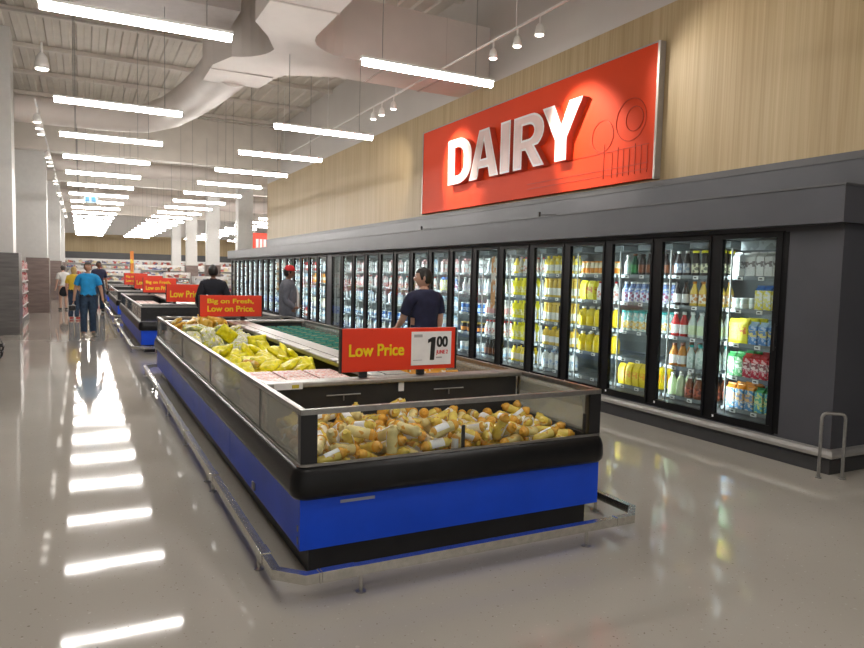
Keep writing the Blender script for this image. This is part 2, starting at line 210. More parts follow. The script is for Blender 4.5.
SIM = {"tube":[[1.099,3.677,0.514,-1.77,1.57,-0.23],[1.27,3.661,0.514,-1.57,0.94,-0.34],[1.421,3.676,0.514,-1.52,1.57,0.26],[1.517,3.475,0.514,-1.57,-0.31,1.57],[1.655,3.651,0.514,1.57,2.2,-0.1],[1.776,3.65,0.514,1.57,0.31,-0.67],[1.987,3.765,0.514,-1.57,-0.31,-1.67],[1.979,3.475,0.583,-3.14,-0.0,-0.73],[2.168,3.586,0.514,-1.57,2.2,0.89],[2.195,3.721,0.514,1.57,-0.31,-1.54],[2.435,3.549,0.514,1.57,-2.83,-0.2],[2.535,3.66,0.537,-1.84,0.63,-0.59],[2.557,3.569,0.514,-1.57,0.31,2.55],[2.766,3.559,0.514,-1.57,0.31,1.84],[2.906,3.664,0.515,1.57,1.89,-0.0],[1.159,3.801,0.569,-2.49,0.7,0.51],[1.246,3.828,0.515,1.57,0.13,1.13],[1.378,3.844,0.569,-0.81,0.54,2.07],[1.568,3.813,0.514,1.52,1.57,-0.11],[1.642,3.86,0.514,-1.57,0.31,-0.05],[1.772,3.798,0.514,1.57,0.94,-0.42],[1.844,3.804,0.547,0.0,-1.22,0.91],[2.141,3.827,0.514,1.57,0.31,-1.61],[2.035,4.015,0.514,-1.57,0.31,1.28],[2.288,3.787,0.548,-1.19,0.37,2.11],[2.432,3.868,0.514,-1.57,0.94,-0.06],[2.5,3.77,0.514,1.57,2.83,-0.3],[2.607,3.881,0.514,-1.57,2.2,-0.22],[2.729,3.865,0.514,1.57,-0.94,-0.82],[2.906,3.869,0.572,0.89,-3.14,0.0],[1.095,4.137,0.514,-1.57,2.83,-0.0],[1.303,4.131,0.514,1.57,0.31,-0.29],[1.405,3.941,0.514,1.57,0.94,-0.73],[1.571,4.023,0.514,-1.57,0.31,0.03],[1.641,4.131,0.514,-1.57,0.94,0.39],[1.749,4.017,0.514,1.77,-1.57,-0.24],[2.0,4.204,0.514,1.57,0.94,-1.57],[2.07,4.073,0.531,-1.28,-0.92,-2.15],[2.281,4.008,0.514,-1.57,0.94,1.16],[2.24,4.152,0.515,1.57,0.54,-0.95],[2.608,4.078,0.514,1.57,-0.31,-1.81],[2.634,4.164,0.514,1.57,0.31,-2.01],[2.786,4.088,0.514,-1.7,1.57,0.0],[2.87,3.989,0.514,-1.57,0.94,0.12],[1.164,3.547,0.514,-1.48,-1.57,-0.2],[1.311,3.549,0.544,-1.27,-0.16,0.03],[1.367,3.607,0.527,1.71,-0.31,0.12],[1.486,3.712,0.514,-1.57,-0.31,0.21],[1.794,3.578,0.56,1.04,0.27,-2.37],[1.957,3.652,0.514,-1.13,1.57,-1.47],[2.018,3.55,0.514,-1.57,0.94,-1.65],[2.15,3.475,0.539,-1.3,0.3,-1.49],[2.355,3.763,0.588,-0.43,-0.13,0.29],[2.298,3.632,0.515,1.57,1.03,1.38],[2.298,3.57,0.544,-1.0,0.97,1.73],[2.385,3.512,0.58,-1.64,-0.91,2.02],[2.619,3.474,0.601,-1.24,0.0,-1.57],[2.767,3.657,0.581,1.5,1.7,0.98],[1.094,3.667,0.583,1.57,-3.14,0.0],[1.221,3.936,0.552,-2.22,-0.85,-0.08],[1.281,3.896,0.554,-2.03,-0.28,-0.49],[1.232,3.738,0.552,1.16,0.23,2.15],[1.877,4.053,0.514,1.57,0.94,-0.69],[1.863,3.854,0.6,0.99,-0.78,0.51],[1.933,3.897,0.581,1.47,2.75,-0.16],[1.944,3.909,0.514,1.57,0.31,-2.42],[2.164,3.933,0.539,2.4,1.24,-0.39],[2.26,3.853,0.578,-2.76,0.68,-0.99],[2.519,3.855,0.581,1.57,0.94,0.99],[2.467,3.804,0.581,1.57,0.94,0.99],[2.558,3.973,0.546,1.92,-0.3,-0.76],[2.838,4.164,0.557,2.03,-0.01,1.07],[2.702,3.683,0.514,1.57,-0.31,-2.16],[1.216,4.094,0.514,1.57,-2.19,-0.3],[1.357,4.142,0.564,-2.14,0.19,-2.16],[1.498,4.135,0.514,-1.57,0.94,-0.04],[1.571,3.981,0.582,1.65,-0.94,-1.5],[1.832,4.131,0.54,0.24,-1.3,1.06],[1.913,4.131,0.581,1.57,-0.94,-0.38],[1.987,4.129,0.583,-1.57,2.0,-0.38],[2.125,4.157,0.553,1.16,-0.11,-0.94],[2.262,4.085,0.57,0.46,1.34,-1.99],[2.386,4.12,0.514,1.57,2.2,-0.09],[2.478,4.131,0.514,1.57,-0.31,-0.24],[2.54,4.131,0.581,1.97,1.57,-0.08],[2.761,3.961,0.564,2.93,0.99,-0.58],[2.839,4.059,0.581,1.25,-1.57,1.17],[1.205,3.55,0.568,1.95,0.15,0.56],[1.204,3.702,0.632,-0.3,2.52,-1.68],[1.43,3.518,0.569,0.9,0.82,-1.57],[1.531,3.683,0.579,2.44,-0.27,1.03],[1.555,3.475,0.651,0.0,3.14,0.87],[1.829,3.64,0.565,1.0,0.28,-2.38],[1.944,3.638,0.581,1.57,0.94,0.27],[2.022,3.643,0.587,0.9,0.37,-0.38],[2.164,3.617,0.583,-1.57,2.01,-0.11],[2.309,3.678,0.563,1.45,-0.32,-1.58],[2.466,3.667,0.594,-0.8,-2.15,-0.3],[2.623,3.556,0.545,2.44,1.16,0.43],[2.799,3.558,0.581,1.57,0.94,1.06],[1.095,3.891,0.566,-0.94,-0.26,2.96],[1.227,3.861,0.66,-1.36,-0.65,-1.25],[1.327,4.016,0.563,-0.42,0.98,2.99],[1.513,3.83,0.56,0.02,-1.42,1.55],[1.653,3.748,0.581,1.57,-0.31,-1.58],[1.917,3.878,0.654,1.82,-0.4,1.4],[2.118,3.866,0.579,-1.53,1.73,1.45],[2.175,3.787,0.646,-0.78,1.54,1.24],[2.136,3.929,0.602,1.22,0.34,1.21],[2.309,3.943,0.563,0.72,0.79,3.04],[2.322,3.894,0.627,-2.21,0.65,-1.61],[2.633,3.947,0.582,1.88,1.61,-0.28],[2.42,3.852,0.649,1.57,-0.31,-0.13],[2.773,3.809,0.514,1.57,-0.31,2.32],[2.859,3.706,0.565,-0.97,-0.24,-2.68],[1.137,4.206,0.588,0.15,2.71,0.35],[1.232,4.132,0.582,1.58,-0.93,0.15],[1.401,4.132,0.618,0.06,1.75,1.5],[1.438,4.058,0.579,-1.54,2.16,-0.3],[1.677,4.132,0.576,1.91,-1.99,-0.4],[1.729,4.036,0.655,0.43,0.12,-0.63],[1.871,4.091,0.649,1.57,0.94,2.08],[2.015,4.01,0.588,0.75,2.36,-0.85],[2.203,4.085,0.64,1.87,0.42,-1.55],[1.92,4.205,0.648,0.35,-1.14,2.76],[2.42,4.061,0.571,1.52,-0.04,-0.16],[2.355,4.205,0.583,1.62,-0.97,1.53],[2.663,3.754,0.582,1.74,-1.85,-0.92],[2.789,4.019,0.606,-0.68,0.63,-1.41],[2.905,4.206,0.583,0.0,0.0,1.58],[1.117,3.687,0.647,1.82,1.88,0.0],[1.189,3.474,0.601,-1.16,0.59,-1.33],[1.462,3.765,0.619,0.96,2.33,-1.33],[1.721,3.524,0.553,0.47,2.02,-0.1],[1.598,3.531,0.557,-0.38,-2.07,-0.34],[1.895,3.549,0.581,0.51,-2.01,1.2],[1.587,3.884,0.617,2.19,0.88,0.43],[2.073,3.56,0.583,1.57,-2.47,-0.27],[2.307,3.513,0.672,0.28,0.35,-0.48],[2.366,3.554,0.632,-1.02,-0.14,-3.04],[2.413,3.638,0.632,2.03,-2.07,-0.13],[2.531,3.691,0.616,-1.92,-0.03,-2.33],[2.527,3.519,0.627,-1.34,-0.91,1.87],[2.636,3.678,0.652,-1.33,1.94,-0.46],[2.739,3.514,0.571,-0.74,0.96,1.84],[1.095,3.95,0.609,0.95,0.18,-0.12],[1.193,3.986,0.604,-0.38,2.04,1.58],[1.268,4.05,0.649,-1.56,0.31,1.02],[1.603,3.689,0.622,2.51,-0.74,-0.67],[1.68,3.832,0.578,0.02,2.38,0.75],[1.788,3.762,0.643,-0.89,1.18,-1.8],[1.97,3.806,0.626,0.55,2.51,0.88],[2.021,3.776,0.662,-0.45,2.03,0.05],[2.065,3.939,0.65,-1.89,-0.2,1.58],[2.075,3.756,0.587,1.84,0.22,1.86],[2.541,3.966,0.615,-0.95,-2.42,0.99],[2.54,3.815,0.649,1.57,-2.2,0.45],[2.661,3.856,0.59,-2.42,-0.48,0.11],[2.794,3.802,0.581,1.92,1.27,-0.16],[1.171,4.157,0.628,0.49,-2.8,0.18],[1.247,3.592,0.682,-0.83,-2.56,-0.94],[1.567,4.131,0.582,-0.82,1.49,-2.03],[1.763,4.139,0.588,-2.71,-0.14,0.09],[1.781,3.993,0.581,-2.48,-1.57,-0.63],[1.812,3.938,0.625,0.95,2.62,-0.9],[1.88,4.205,0.705,1.98,0.14,-1.51],[1.941,4.017,0.666,-1.24,0.57,-0.37],[2.156,3.991,0.622,-2.04,0.31,1.15],[2.263,4.143,0.629,-0.1,-1.02,-3.06],[2.364,4.098,0.598,-0.99,0.59,-0.2],[2.476,4.131,0.622,-2.23,1.34,-1.0],[2.582,4.088,0.62,-0.63,0.99,-3.05],[1.299,3.552,0.622,0.36,1.77,0.53],[1.264,3.741,0.642,2.5,0.58,1.06],[1.466,3.586,0.607,1.22,0.67,0.07],[1.584,3.556,0.621,0.66,0.96,-0.04],[2.094,3.744,0.67,0.44,-2.13,0.49],[1.837,3.474,0.616,1.75,-0.62,-1.68],[2.127,3.55,0.675,-1.92,0.68,0.39],[2.054,3.514,0.659,2.0,0.58,1.36],[2.232,3.541,0.653,-2.19,-2.22,-0.12],[1.889,3.476,0.706,1.28,0.33,1.48],[2.824,3.742,0.621,-1.89,-0.39,-0.73],[1.126,4.022,0.633,-0.98,2.32,0.8],[1.366,3.894,0.641,-0.54,2.29,1.26],[1.392,3.787,0.629,-1.21,2.24,-0.36],[1.668,3.884,0.623,0.04,0.77,-2.39],[1.701,3.745,0.655,1.17,-0.28,-3.0],[1.759,3.878,0.667,-2.13,0.77,0.05],[1.664,3.975,0.672,1.24,-0.53,0.5],[1.991,3.948,0.701,0.81,-1.28,0.29],[2.219,3.636,0.635,-2.0,-0.38,-1.61],[2.834,4.138,0.623,-1.16,-0.1,1.15],[1.301,4.104,0.676,-1.13,2.26,1.27],[1.468,4.014,0.633,1.08,-0.47,-0.82],[1.684,4.163,0.641,-1.34,2.12,-0.91],[1.49,3.897,0.623,-2.58,0.64,0.53],[1.759,3.912,0.728,-2.37,1.18,-1.09],[2.156,4.205,0.622,1.05,0.84,1.16],[1.151,3.554,0.66,-1.43,-0.01,-0.46],[1.336,3.609,0.66,0.36,2.29,1.51],[1.473,3.72,0.707,-1.34,-2.98,0.37],[1.575,3.591,0.678,-1.05,2.94,0.58],[1.71,3.573,0.654,-0.23,1.46,-0.89],[1.799,3.612,0.649,1.01,0.57,-3.1],[1.936,3.601,0.655,0.5,1.69,1.43],[1.094,3.748,0.702,2.01,1.93,0.41],[1.613,4.206,0.651,-3.14,-0.0,-1.57],[1.678,3.546,0.707,-0.22,-1.42,-0.8],[1.459,3.941,0.704,-1.31,0.27,0.03],[1.414,4.205,0.678,-1.26,0.72,-1.37],[1.512,4.055,0.683,-1.03,-2.23,0.22],[1.529,4.137,0.639,-1.34,-2.75,0.53],[1.094,4.065,0.685,-1.91,0.55,-0.18],[1.424,3.631,0.689,1.29,2.23,0.83]],"bag":[[1.173,5.453,0.635,0.01,0.0,1.57],[1.448,5.614,0.635,0.01,0.0,1.67],[1.71,5.582,0.636,0.03,0.0,-1.59],[1.273,5.76,0.635,-0.01,-0.0,1.36],[1.488,5.801,0.636,-0.01,0.01,-3.04],[1.689,5.79,0.637,0.01,-0.03,1.55],[1.167,5.964,0.638,-0.1,-0.01,-3.1],[1.366,5.957,0.64,-0.01,-0.1,3.12],[1.721,5.996,0.636,0.01,0.01,-1.58],[1.199,6.137,0.635,0.01,0.0,0.25],[1.398,6.138,0.635,-0.01,0.0,-1.59],[1.559,6.202,0.635,-0.01,0.0,1.61],[1.279,6.353,0.638,-0.12,0.01,1.82],[1.424,6.396,0.635,-0.01,-0.0,1.81],[1.56,6.447,0.643,0.23,-0.0,1.81],[1.165,6.598,0.635,-0.01,0.0,3.13],[1.438,6.636,0.636,0.01,-0.01,-0.14],[1.688,6.681,0.635,0.01,0.0,-0.12],[1.169,6.756,0.636,0.0,-0.01,-3.14],[1.452,6.818,0.635,0.01,-0.0,-1.71],[1.618,6.873,0.635,-0.01,-0.0,-1.7],[1.145,6.916,0.652,0.0,2.87,-1.64],[1.317,6.899,0.654,0.1,-0.27,-1.39],[1.696,7.058,0.635,-0.01,0.0,-0.01],[1.165,7.07,0.664,-0.01,2.67,-1.63],[1.369,7.091,0.635,0.01,-0.0,0.0],[1.223,5.578,0.687,-0.03,0.33,1.37],[1.514,5.458,0.666,-0.05,-0.49,1.36],[1.695,5.423,0.653,-0.4,0.07,3.14],[1.137,5.777,0.657,-0.19,0.25,1.57],[1.384,5.769,0.699,-0.1,-0.07,1.43],[1.692,5.66,0.704,0.21,0.05,-3.07],[1.18,5.932,0.709,0.34,-0.03,0.27],[1.412,5.951,0.708,-0.02,0.21,-0.24],[1.559,5.995,0.635,-0.01,-0.0,-1.53],[1.256,6.117,0.708,-0.12,-0.01,1.43],[1.441,6.128,0.706,-0.06,-0.1,3.0],[1.673,6.178,0.67,-0.01,0.58,-0.0],[1.136,6.302,0.646,0.29,0.01,-1.57],[1.467,6.335,0.705,0.05,0.1,-1.02],[1.671,6.498,0.661,0.65,0.08,1.59],[1.165,6.45,0.669,-0.84,-0.09,0.15],[1.376,6.559,0.694,-0.19,0.2,-2.64],[1.515,6.635,0.735,0.12,0.88,-0.26],[1.17,6.542,0.713,0.05,0.14,-3.03],[1.395,6.734,0.703,0.04,-0.03,0.05],[1.659,6.857,0.704,0.0,-0.1,2.92],[1.213,6.726,0.706,-0.06,0.11,-1.52],[1.313,6.96,0.711,-0.16,0.24,1.47],[1.686,7.092,0.709,-0.12,0.0,-3.14],[1.378,7.46,0.927,1.76,0.7,0.01],[1.702,7.461,0.836,-1.75,-0.1,-0.18],[1.171,5.442,0.737,-0.14,-0.49,1.64],[1.398,5.429,0.679,-0.01,-0.84,-0.0],[1.675,5.479,0.74,0.1,0.11,-2.26],[1.301,5.702,0.753,0.06,-0.21,0.07],[1.528,5.671,0.716,0.17,0.1,-1.7],[1.694,5.806,0.712,-0.03,0.11,-3.1],[1.189,5.866,0.757,-0.08,-0.46,1.97],[1.524,5.896,0.756,0.1,-0.09,1.7],[1.629,5.992,0.704,-0.06,-0.02,-1.37],[1.157,6.067,0.756,0.02,0.39,-3.14],[1.46,6.078,0.77,0.2,0.08,-0.02],[1.713,6.121,0.731,-0.14,0.6,-0.08],[1.197,6.312,0.723,-0.04,0.25,-0.17],[1.507,6.237,0.76,0.18,0.09,-0.17],[1.708,6.323,0.668,0.0,-0.55,3.11],[1.292,6.348,0.771,-0.02,0.24,0.08],[1.348,6.524,0.757,-0.11,-0.27,1.78],[1.696,6.655,0.731,0.95,-0.01,-0.02],[1.333,6.438,0.831,0.1,0.07,1.52],[1.376,6.761,0.778,0.11,-0.05,1.52],[1.599,6.76,0.73,0.91,-0.25,0.04],[1.164,6.534,0.784,0.01,0.15,3.13],[1.516,7.086,0.697,-0.0,1.94,2.4],[1.677,6.992,0.732,-0.93,-0.26,2.95],[1.224,6.713,0.775,-0.08,0.11,-1.59],[1.341,5.568,0.733,-0.17,0.59,0.51],[1.323,5.425,0.715,0.31,0.84,3.14],[1.585,5.501,0.79,-0.34,0.32,2.02],[1.138,5.604,0.734,0.41,0.79,-2.91],[1.508,5.686,0.786,0.06,-0.19,0.11],[1.695,5.743,0.778,-0.36,0.06,-3.14],[1.13,5.784,0.785,-0.5,-0.8,1.57],[1.355,5.863,0.778,0.13,0.01,0.09],[1.723,5.958,0.755,-0.11,-0.98,-2.81],[1.129,6.031,0.825,0.53,0.01,-1.57],[1.46,6.046,0.835,0.05,-0.22,1.72],[1.725,6.07,0.829,-0.14,-0.85,-3.03],[1.225,6.183,0.8,0.92,2.9,-0.04],[1.501,6.242,0.833,-0.1,0.17,-1.77],[1.711,6.264,0.751,-0.11,0.56,-0.06],[1.345,6.248,0.852,-0.52,-2.2,0.21],[1.525,6.459,0.796,0.08,2.78,-0.13],[1.764,6.488,0.727,-1.55,0.74,-1.56],[1.183,6.284,0.836,0.2,-0.42,-0.09],[1.581,6.429,0.744,0.3,-0.2,-1.32],[1.46,6.922,0.694,-0.03,-0.5,-1.65],[1.442,6.496,0.863,0.49,0.15,1.56],[1.139,7.077,0.74,0.0,2.66,-1.57],[1.66,6.948,0.816,-0.22,0.82,-1.29],[1.103,6.717,0.744,-1.8,-0.01,-1.56],[1.144,5.442,0.815,0.14,0.49,-1.5],[1.501,5.497,0.825,-0.47,0.39,2.16],[1.391,5.623,0.826,0.03,-0.3,0.89],[1.71,5.663,0.819,0.02,-0.49,1.44],[1.605,5.946,0.803,0.92,0.03,1.63],[1.315,6.028,0.817,-0.09,0.1,-1.43],[1.123,6.156,0.889,-2.48,-0.4,-1.57],[1.6,6.166,0.861,-0.06,-0.54,2.59],[1.726,6.364,0.832,-0.93,-2.51,0.68],[1.136,6.457,0.844,0.29,2.73,1.57],[1.625,6.608,0.784,-0.91,0.32,-2.92],[1.183,6.676,0.844,0.03,0.1,-1.46],[1.373,5.807,0.839,0.25,0.02,0.02],[1.744,6.812,0.774,-2.17,-0.22,1.56],[1.502,6.932,0.764,-0.34,-0.41,-1.24],[1.688,6.485,0.791,0.68,-1.72,-0.67]],"white":[[1.322,7.785,0.678,1.46,-0.0,-3.14],[1.516,7.451,0.72,1.35,-1.83,0.08],[1.63,7.843,0.633,-0.01,0.0,-0.13],[1.176,7.961,0.633,-0.01,0.0,-0.19],[1.468,7.843,0.692,-0.72,-0.44,2.17],[1.692,7.825,0.709,-0.31,0.01,0.0],[1.192,8.163,0.633,0.01,-0.0,-1.43],[1.408,7.941,0.633,-0.01,-0.0,3.02],[1.582,8.066,0.663,-0.28,-0.33,1.79],[1.163,8.339,0.653,0.57,-0.0,-0.0],[1.412,8.124,0.633,0.01,0.0,2.75],[1.638,8.211,0.633,0.02,-0.0,-1.73],[1.195,8.471,0.633,-0.01,-0.0,-0.32],[1.388,8.375,0.633,0.01,-0.0,2.76],[1.654,8.331,0.674,0.01,0.73,1.7],[1.249,8.629,0.633,0.01,-0.01,-0.25],[1.427,8.557,0.633,-0.01,-0.0,1.18],[1.601,8.476,0.644,0.1,-0.16,-2.75],[1.132,8.864,0.68,-2.64,0.12,-1.55],[1.512,8.686,0.65,0.47,-0.0,2.75],[1.721,8.866,0.633,-0.01,-0.01,1.57],[1.3,8.773,0.659,-0.46,-0.16,2.93],[1.245,8.891,0.633,0.01,0.0,0.0],[1.463,8.891,0.633,0.03,0.0,0.0],[1.264,7.46,0.705,1.54,0.08,-3.01],[1.187,7.456,0.876,0.79,1.33,-0.86],[1.139,8.088,0.722,0.02,0.5,-1.57],[1.308,7.845,0.728,1.41,2.38,-0.12],[1.572,7.819,0.791,-2.61,-0.31,0.0],[1.21,8.209,0.698,-0.01,-0.0,-0.1],[1.479,7.991,0.697,0.01,-0.01,2.53],[1.734,8.004,0.654,-0.6,-0.02,-1.57],[1.164,8.35,0.736,0.16,-0.01,-0.0],[1.52,8.193,0.706,0.55,0.05,-2.64],[1.719,8.182,0.68,0.16,0.72,0.15],[1.169,8.506,0.698,0.03,-0.03,-1.59],[1.353,8.295,0.677,-2.41,-0.23,-0.07],[1.641,8.348,0.745,-0.27,-0.68,-1.06],[1.159,8.692,0.697,0.18,-0.33,-0.06],[1.486,8.423,0.732,0.12,0.63,-2.95],[1.765,8.378,0.703,-3.14,-1.53,-0.01],[1.132,8.861,0.764,0.45,0.32,-1.57],[1.359,8.534,0.695,-0.06,-0.13,0.73],[1.586,8.555,0.728,0.24,2.93,1.06],[1.215,9.26,0.711,-1.69,-0.34,0.05],[1.555,8.842,0.691,-2.89,-0.06,0.94],[1.695,8.627,0.656,0.01,-2.77,1.33],[1.139,7.843,0.662,0.02,0.48,-1.56],[1.343,8.035,0.714,2.34,-0.57,0.4],[1.672,7.936,0.813,-2.49,-0.31,0.41],[1.164,8.248,0.777,-0.37,3.13,-0.01],[1.597,7.99,0.749,0.03,0.32,-0.14],[1.742,8.025,0.772,2.38,0.75,-1.57],[1.139,8.42,0.818,-0.02,-0.25,1.57],[1.485,8.237,0.752,0.42,-0.1,-2.39],[1.741,8.173,0.752,0.74,-0.25,1.57],[1.164,8.501,0.765,0.05,-0.03,-0.0],[1.36,8.452,0.758,-0.03,0.2,-2.96],[1.71,8.496,0.774,0.69,0.45,-2.1],[1.137,8.672,0.761,-0.2,-0.24,1.57],[1.527,8.589,0.779,0.12,2.75,0.11],[1.665,8.737,0.726,-0.42,0.8,2.18],[1.273,8.884,0.784,-0.15,2.59,-0.03],[1.359,8.759,0.722,-0.4,0.02,-2.92],[1.742,8.691,0.727,-0.77,0.37,1.57],[1.658,9.26,0.717,0.03,1.79,1.36],[1.252,8.043,0.764,1.45,-0.77,-1.57],[1.636,8.507,0.893,-2.77,-0.2,-1.2],[1.139,7.917,0.753,-0.02,0.34,1.57],[1.337,7.926,0.757,1.44,2.61,0.22],[1.503,8.082,0.829,-0.01,0.25,-2.56],[1.139,8.082,0.799,-0.03,-0.33,1.57],[1.304,8.196,0.837,0.41,0.22,-2.06],[1.639,8.162,0.824,-2.87,-0.45,0.15],[1.147,8.276,0.855,-0.02,-0.13,1.58],[1.364,8.19,0.792,0.13,0.48,-2.78],[1.547,8.304,0.827,-0.25,-0.38,0.06],[1.328,8.548,0.822,0.02,0.07,1.18],[1.343,8.327,0.779,0.37,-0.18,0.16],[1.659,8.434,0.817,0.33,-0.63,-0.44],[1.163,8.626,0.826,-0.26,-0.09,-3.12],[1.527,8.745,0.745,0.36,-0.09,1.02],[1.692,8.61,0.844,0.77,0.18,-1.75],[1.326,8.683,0.771,-0.3,-0.21,2.17],[1.378,8.907,0.72,-0.66,3.11,-0.0],[1.593,8.853,0.789,-0.93,0.36,-0.65],[1.517,8.727,0.885,0.49,-0.1,-2.07],[1.35,8.698,0.869,-0.47,-2.64,1.03],[1.177,8.422,0.911,-0.12,-0.19,-1.34],[1.565,8.689,0.841,-0.02,-0.51,-0.88],[1.318,8.425,0.875,-0.09,0.34,-2.17],[1.487,8.481,0.832,-0.12,0.02,-0.44],[1.188,8.602,0.885,-0.27,0.01,-2.77],[1.728,8.847,0.768,0.34,1.32,1.27],[1.182,8.772,0.866,1.74,0.01,0.27],[1.435,8.867,0.808,3.0,-0.05,1.58],[1.69,8.934,0.79,1.45,3.05,0.0]],"orange":[[1.331,9.629,0.633,0.01,-0.0,3.14],[1.45,9.26,0.671,1.57,-0.03,-3.02],[1.696,9.628,0.634,0.05,-0.0,-3.14],[1.14,9.665,0.633,0.01,0.01,1.59],[1.334,9.768,0.657,0.03,-0.38,-1.62],[1.641,9.732,0.659,0.75,0.04,3.06],[1.164,9.82,0.649,0.42,0.02,-3.13],[1.372,9.939,0.633,-0.01,0.0,3.12],[1.697,9.873,0.634,-0.04,0.0,-0.0],[1.139,9.914,0.67,-0.01,-0.64,-1.57],[1.354,10.024,0.676,0.03,0.78,1.6],[1.603,10.022,0.636,0.12,-0.0,3.14],[1.404,9.261,0.875,-1.57,-1.25,-0.0],[1.179,9.653,0.704,0.03,-0.11,-1.57],[1.485,9.657,0.65,-0.45,-0.02,-1.51],[1.721,9.588,0.771,-0.01,-1.68,1.58],[1.138,9.73,0.759,-0.14,0.35,1.57],[1.474,9.629,0.734,0.01,0.04,3.14],[1.696,9.763,0.717,0.74,-0.02,3.12],[1.17,10.034,0.659,-0.61,0.1,-0.0],[1.524,9.828,0.675,0.35,-0.16,-2.07],[1.696,10.022,0.698,-0.11,0.09,-0.0],[1.305,9.655,0.747,-0.03,3.1,-1.56],[1.272,9.861,0.735,2.92,0.52,0.2],[1.478,9.585,0.843,-1.46,0.04,-3.14],[1.706,9.857,0.733,-0.12,-0.56,-1.44],[1.165,10.024,0.744,-0.27,0.1,0.0],[1.493,9.763,0.764,-0.52,-0.16,0.26],[1.687,9.955,0.769,-0.11,0.09,0.02],[1.297,10.04,0.799,-0.82,0.45,0.08],[1.487,10.067,0.75,1.58,-3.04,0.0],[1.677,10.053,0.836,1.56,0.43,0.23],[1.298,9.71,0.81,-0.02,-0.05,-0.88],[1.46,9.9,0.713,-0.36,-0.03,0.3],[1.65,9.648,0.851,0.02,0.82,1.75],[1.237,9.916,0.823,3.08,-0.11,-0.44],[1.469,9.917,0.787,-0.01,-0.1,-0.52],[1.765,9.713,0.852,-1.65,-0.21,1.56],[1.163,10.023,0.86,-0.22,-0.76,0.0],[1.465,10.042,0.867,-0.78,-0.32,-3.14],[1.701,9.989,0.875,-1.28,-0.11,-2.81],[1.223,5.637,0.838,-0.19,-2.89,1.47],[1.303,9.667,0.89,-0.41,-0.0,1.35],[1.408,9.817,0.834,0.38,-0.11,-0.89],[1.486,9.683,0.852,-0.06,-2.21,-1.52],[1.125,9.835,0.885,0.61,-0.22,-1.57],[1.404,9.86,0.908,0.29,-0.04,-1.12],[1.587,9.877,0.849,-2.67,0.62,-0.44],[1.523,9.999,0.9,-0.17,0.82,-1.46],[1.726,9.876,0.868,-1.16,-0.05,-2.02],[1.164,9.769,0.838,-0.32,-0.46,0.01],[1.621,9.764,0.885,-1.38,0.28,-0.35]]}
# ---------------------------------------------------------------- setting
H = 1.6
cam_d = bpy.data.cameras.new('camera'); cam = bpy.data.objects.new('camera', cam_d); C.objects.link(cam); SC.camera = cam
yaw, pit, rol = math.radians(27.268), math.radians(-4.023), math.radians(1.408)
F = Vector((math.sin(yaw)*math.cos(pit), math.cos(yaw)*math.cos(pit), math.sin(pit)))
Rr = Vector((math.cos(yaw), -math.sin(yaw), 0)); U = Rr.cross(F)
# image content is turned clockwise by rol
X = Rr*math.cos(rol)+U*math.sin(rol); Y = -Rr*math.sin(rol)+U*math.cos(rol)
cam.matrix_world = Matrix(((X.x,Y.x,-F.x,0),(X.y,Y.y,-F.y,0),(X.z,Y.z,-F.z,H),(0,0,0,1)))
cam_d.sensor_width = 36; cam_d.lens = 680.6/864*36; cam_d.clip_end = 200

SC.view_settings.view_transform = 'Standard'; SC.view_settings.look = 'None'; SC.view_settings.gamma = 1
SC.view_settings.exposure = 0.0
SC.view_settings.use_curve_mapping = False
w = bpy.data.worlds.new('world'); SC.world = w; w.use_nodes = True
w.node_tree.nodes['Background'].inputs['Color'].default_value = (.9,.86,.8,1); w.node_tree.nodes['Background'].inputs['Strength'].default_value = .6
SC.cycles.max_bounces = 7; SC.cycles.transparent_max_bounces = 16; SC.cycles.use_denoising = True
SC.cycles.sample_clamp_indirect = 6; SC.cycles.caustics_reflective = False; SC.cycles.caustics_refractive = False

# floor: polished concrete
def floor_mat():
    m = mat('polished_concrete', (.44,.41,.365), .16, var=.05, scale=.8, spec=.2, spots=[((.24,.21,.18), 55, .72),((.52,.49,.45), 38, .72)])
    N = m.node_tree.nodes; L = m.node_tree.links; b = N['Principled BSDF']
    tc = [n for n in N if n.type == 'TEX_COORD'][0]
    n1 = N.new('ShaderNodeTexNoise'); n1.inputs['Scale'].default_value = 3.2; n1.inputs['Detail'].default_value = 2; L.new(tc.outputs['Object'], n1.inputs['Vector'])
    bp = N.new('ShaderNodeBump'); bp.inputs['Strength'].default_value = .035; bp.inputs['Distance'].default_value = .01
    L.new(n1.outputs['Fac'], bp.inputs['Height']); L.new(bp.outputs['Normal'], b.inputs['Normal'])
    r = N.new('ShaderNodeMapRange'); n3 = N.new('ShaderNodeTexNoise'); n3.inputs['Scale'].default_value = 1.1; L.new(tc.outputs['Object'], n3.inputs['Vector'])
    r.inputs['To Min'].default_value = .03; r.inputs['To Max'].default_value = .075; L.new(n3.outputs['Fac'], r.inputs['Value']); L.new(r.outputs['Result'], b.inputs['Roughness'])
    return m
struct('floor', MB().box(-9,32,-7,62,-.1,0), floor_mat())

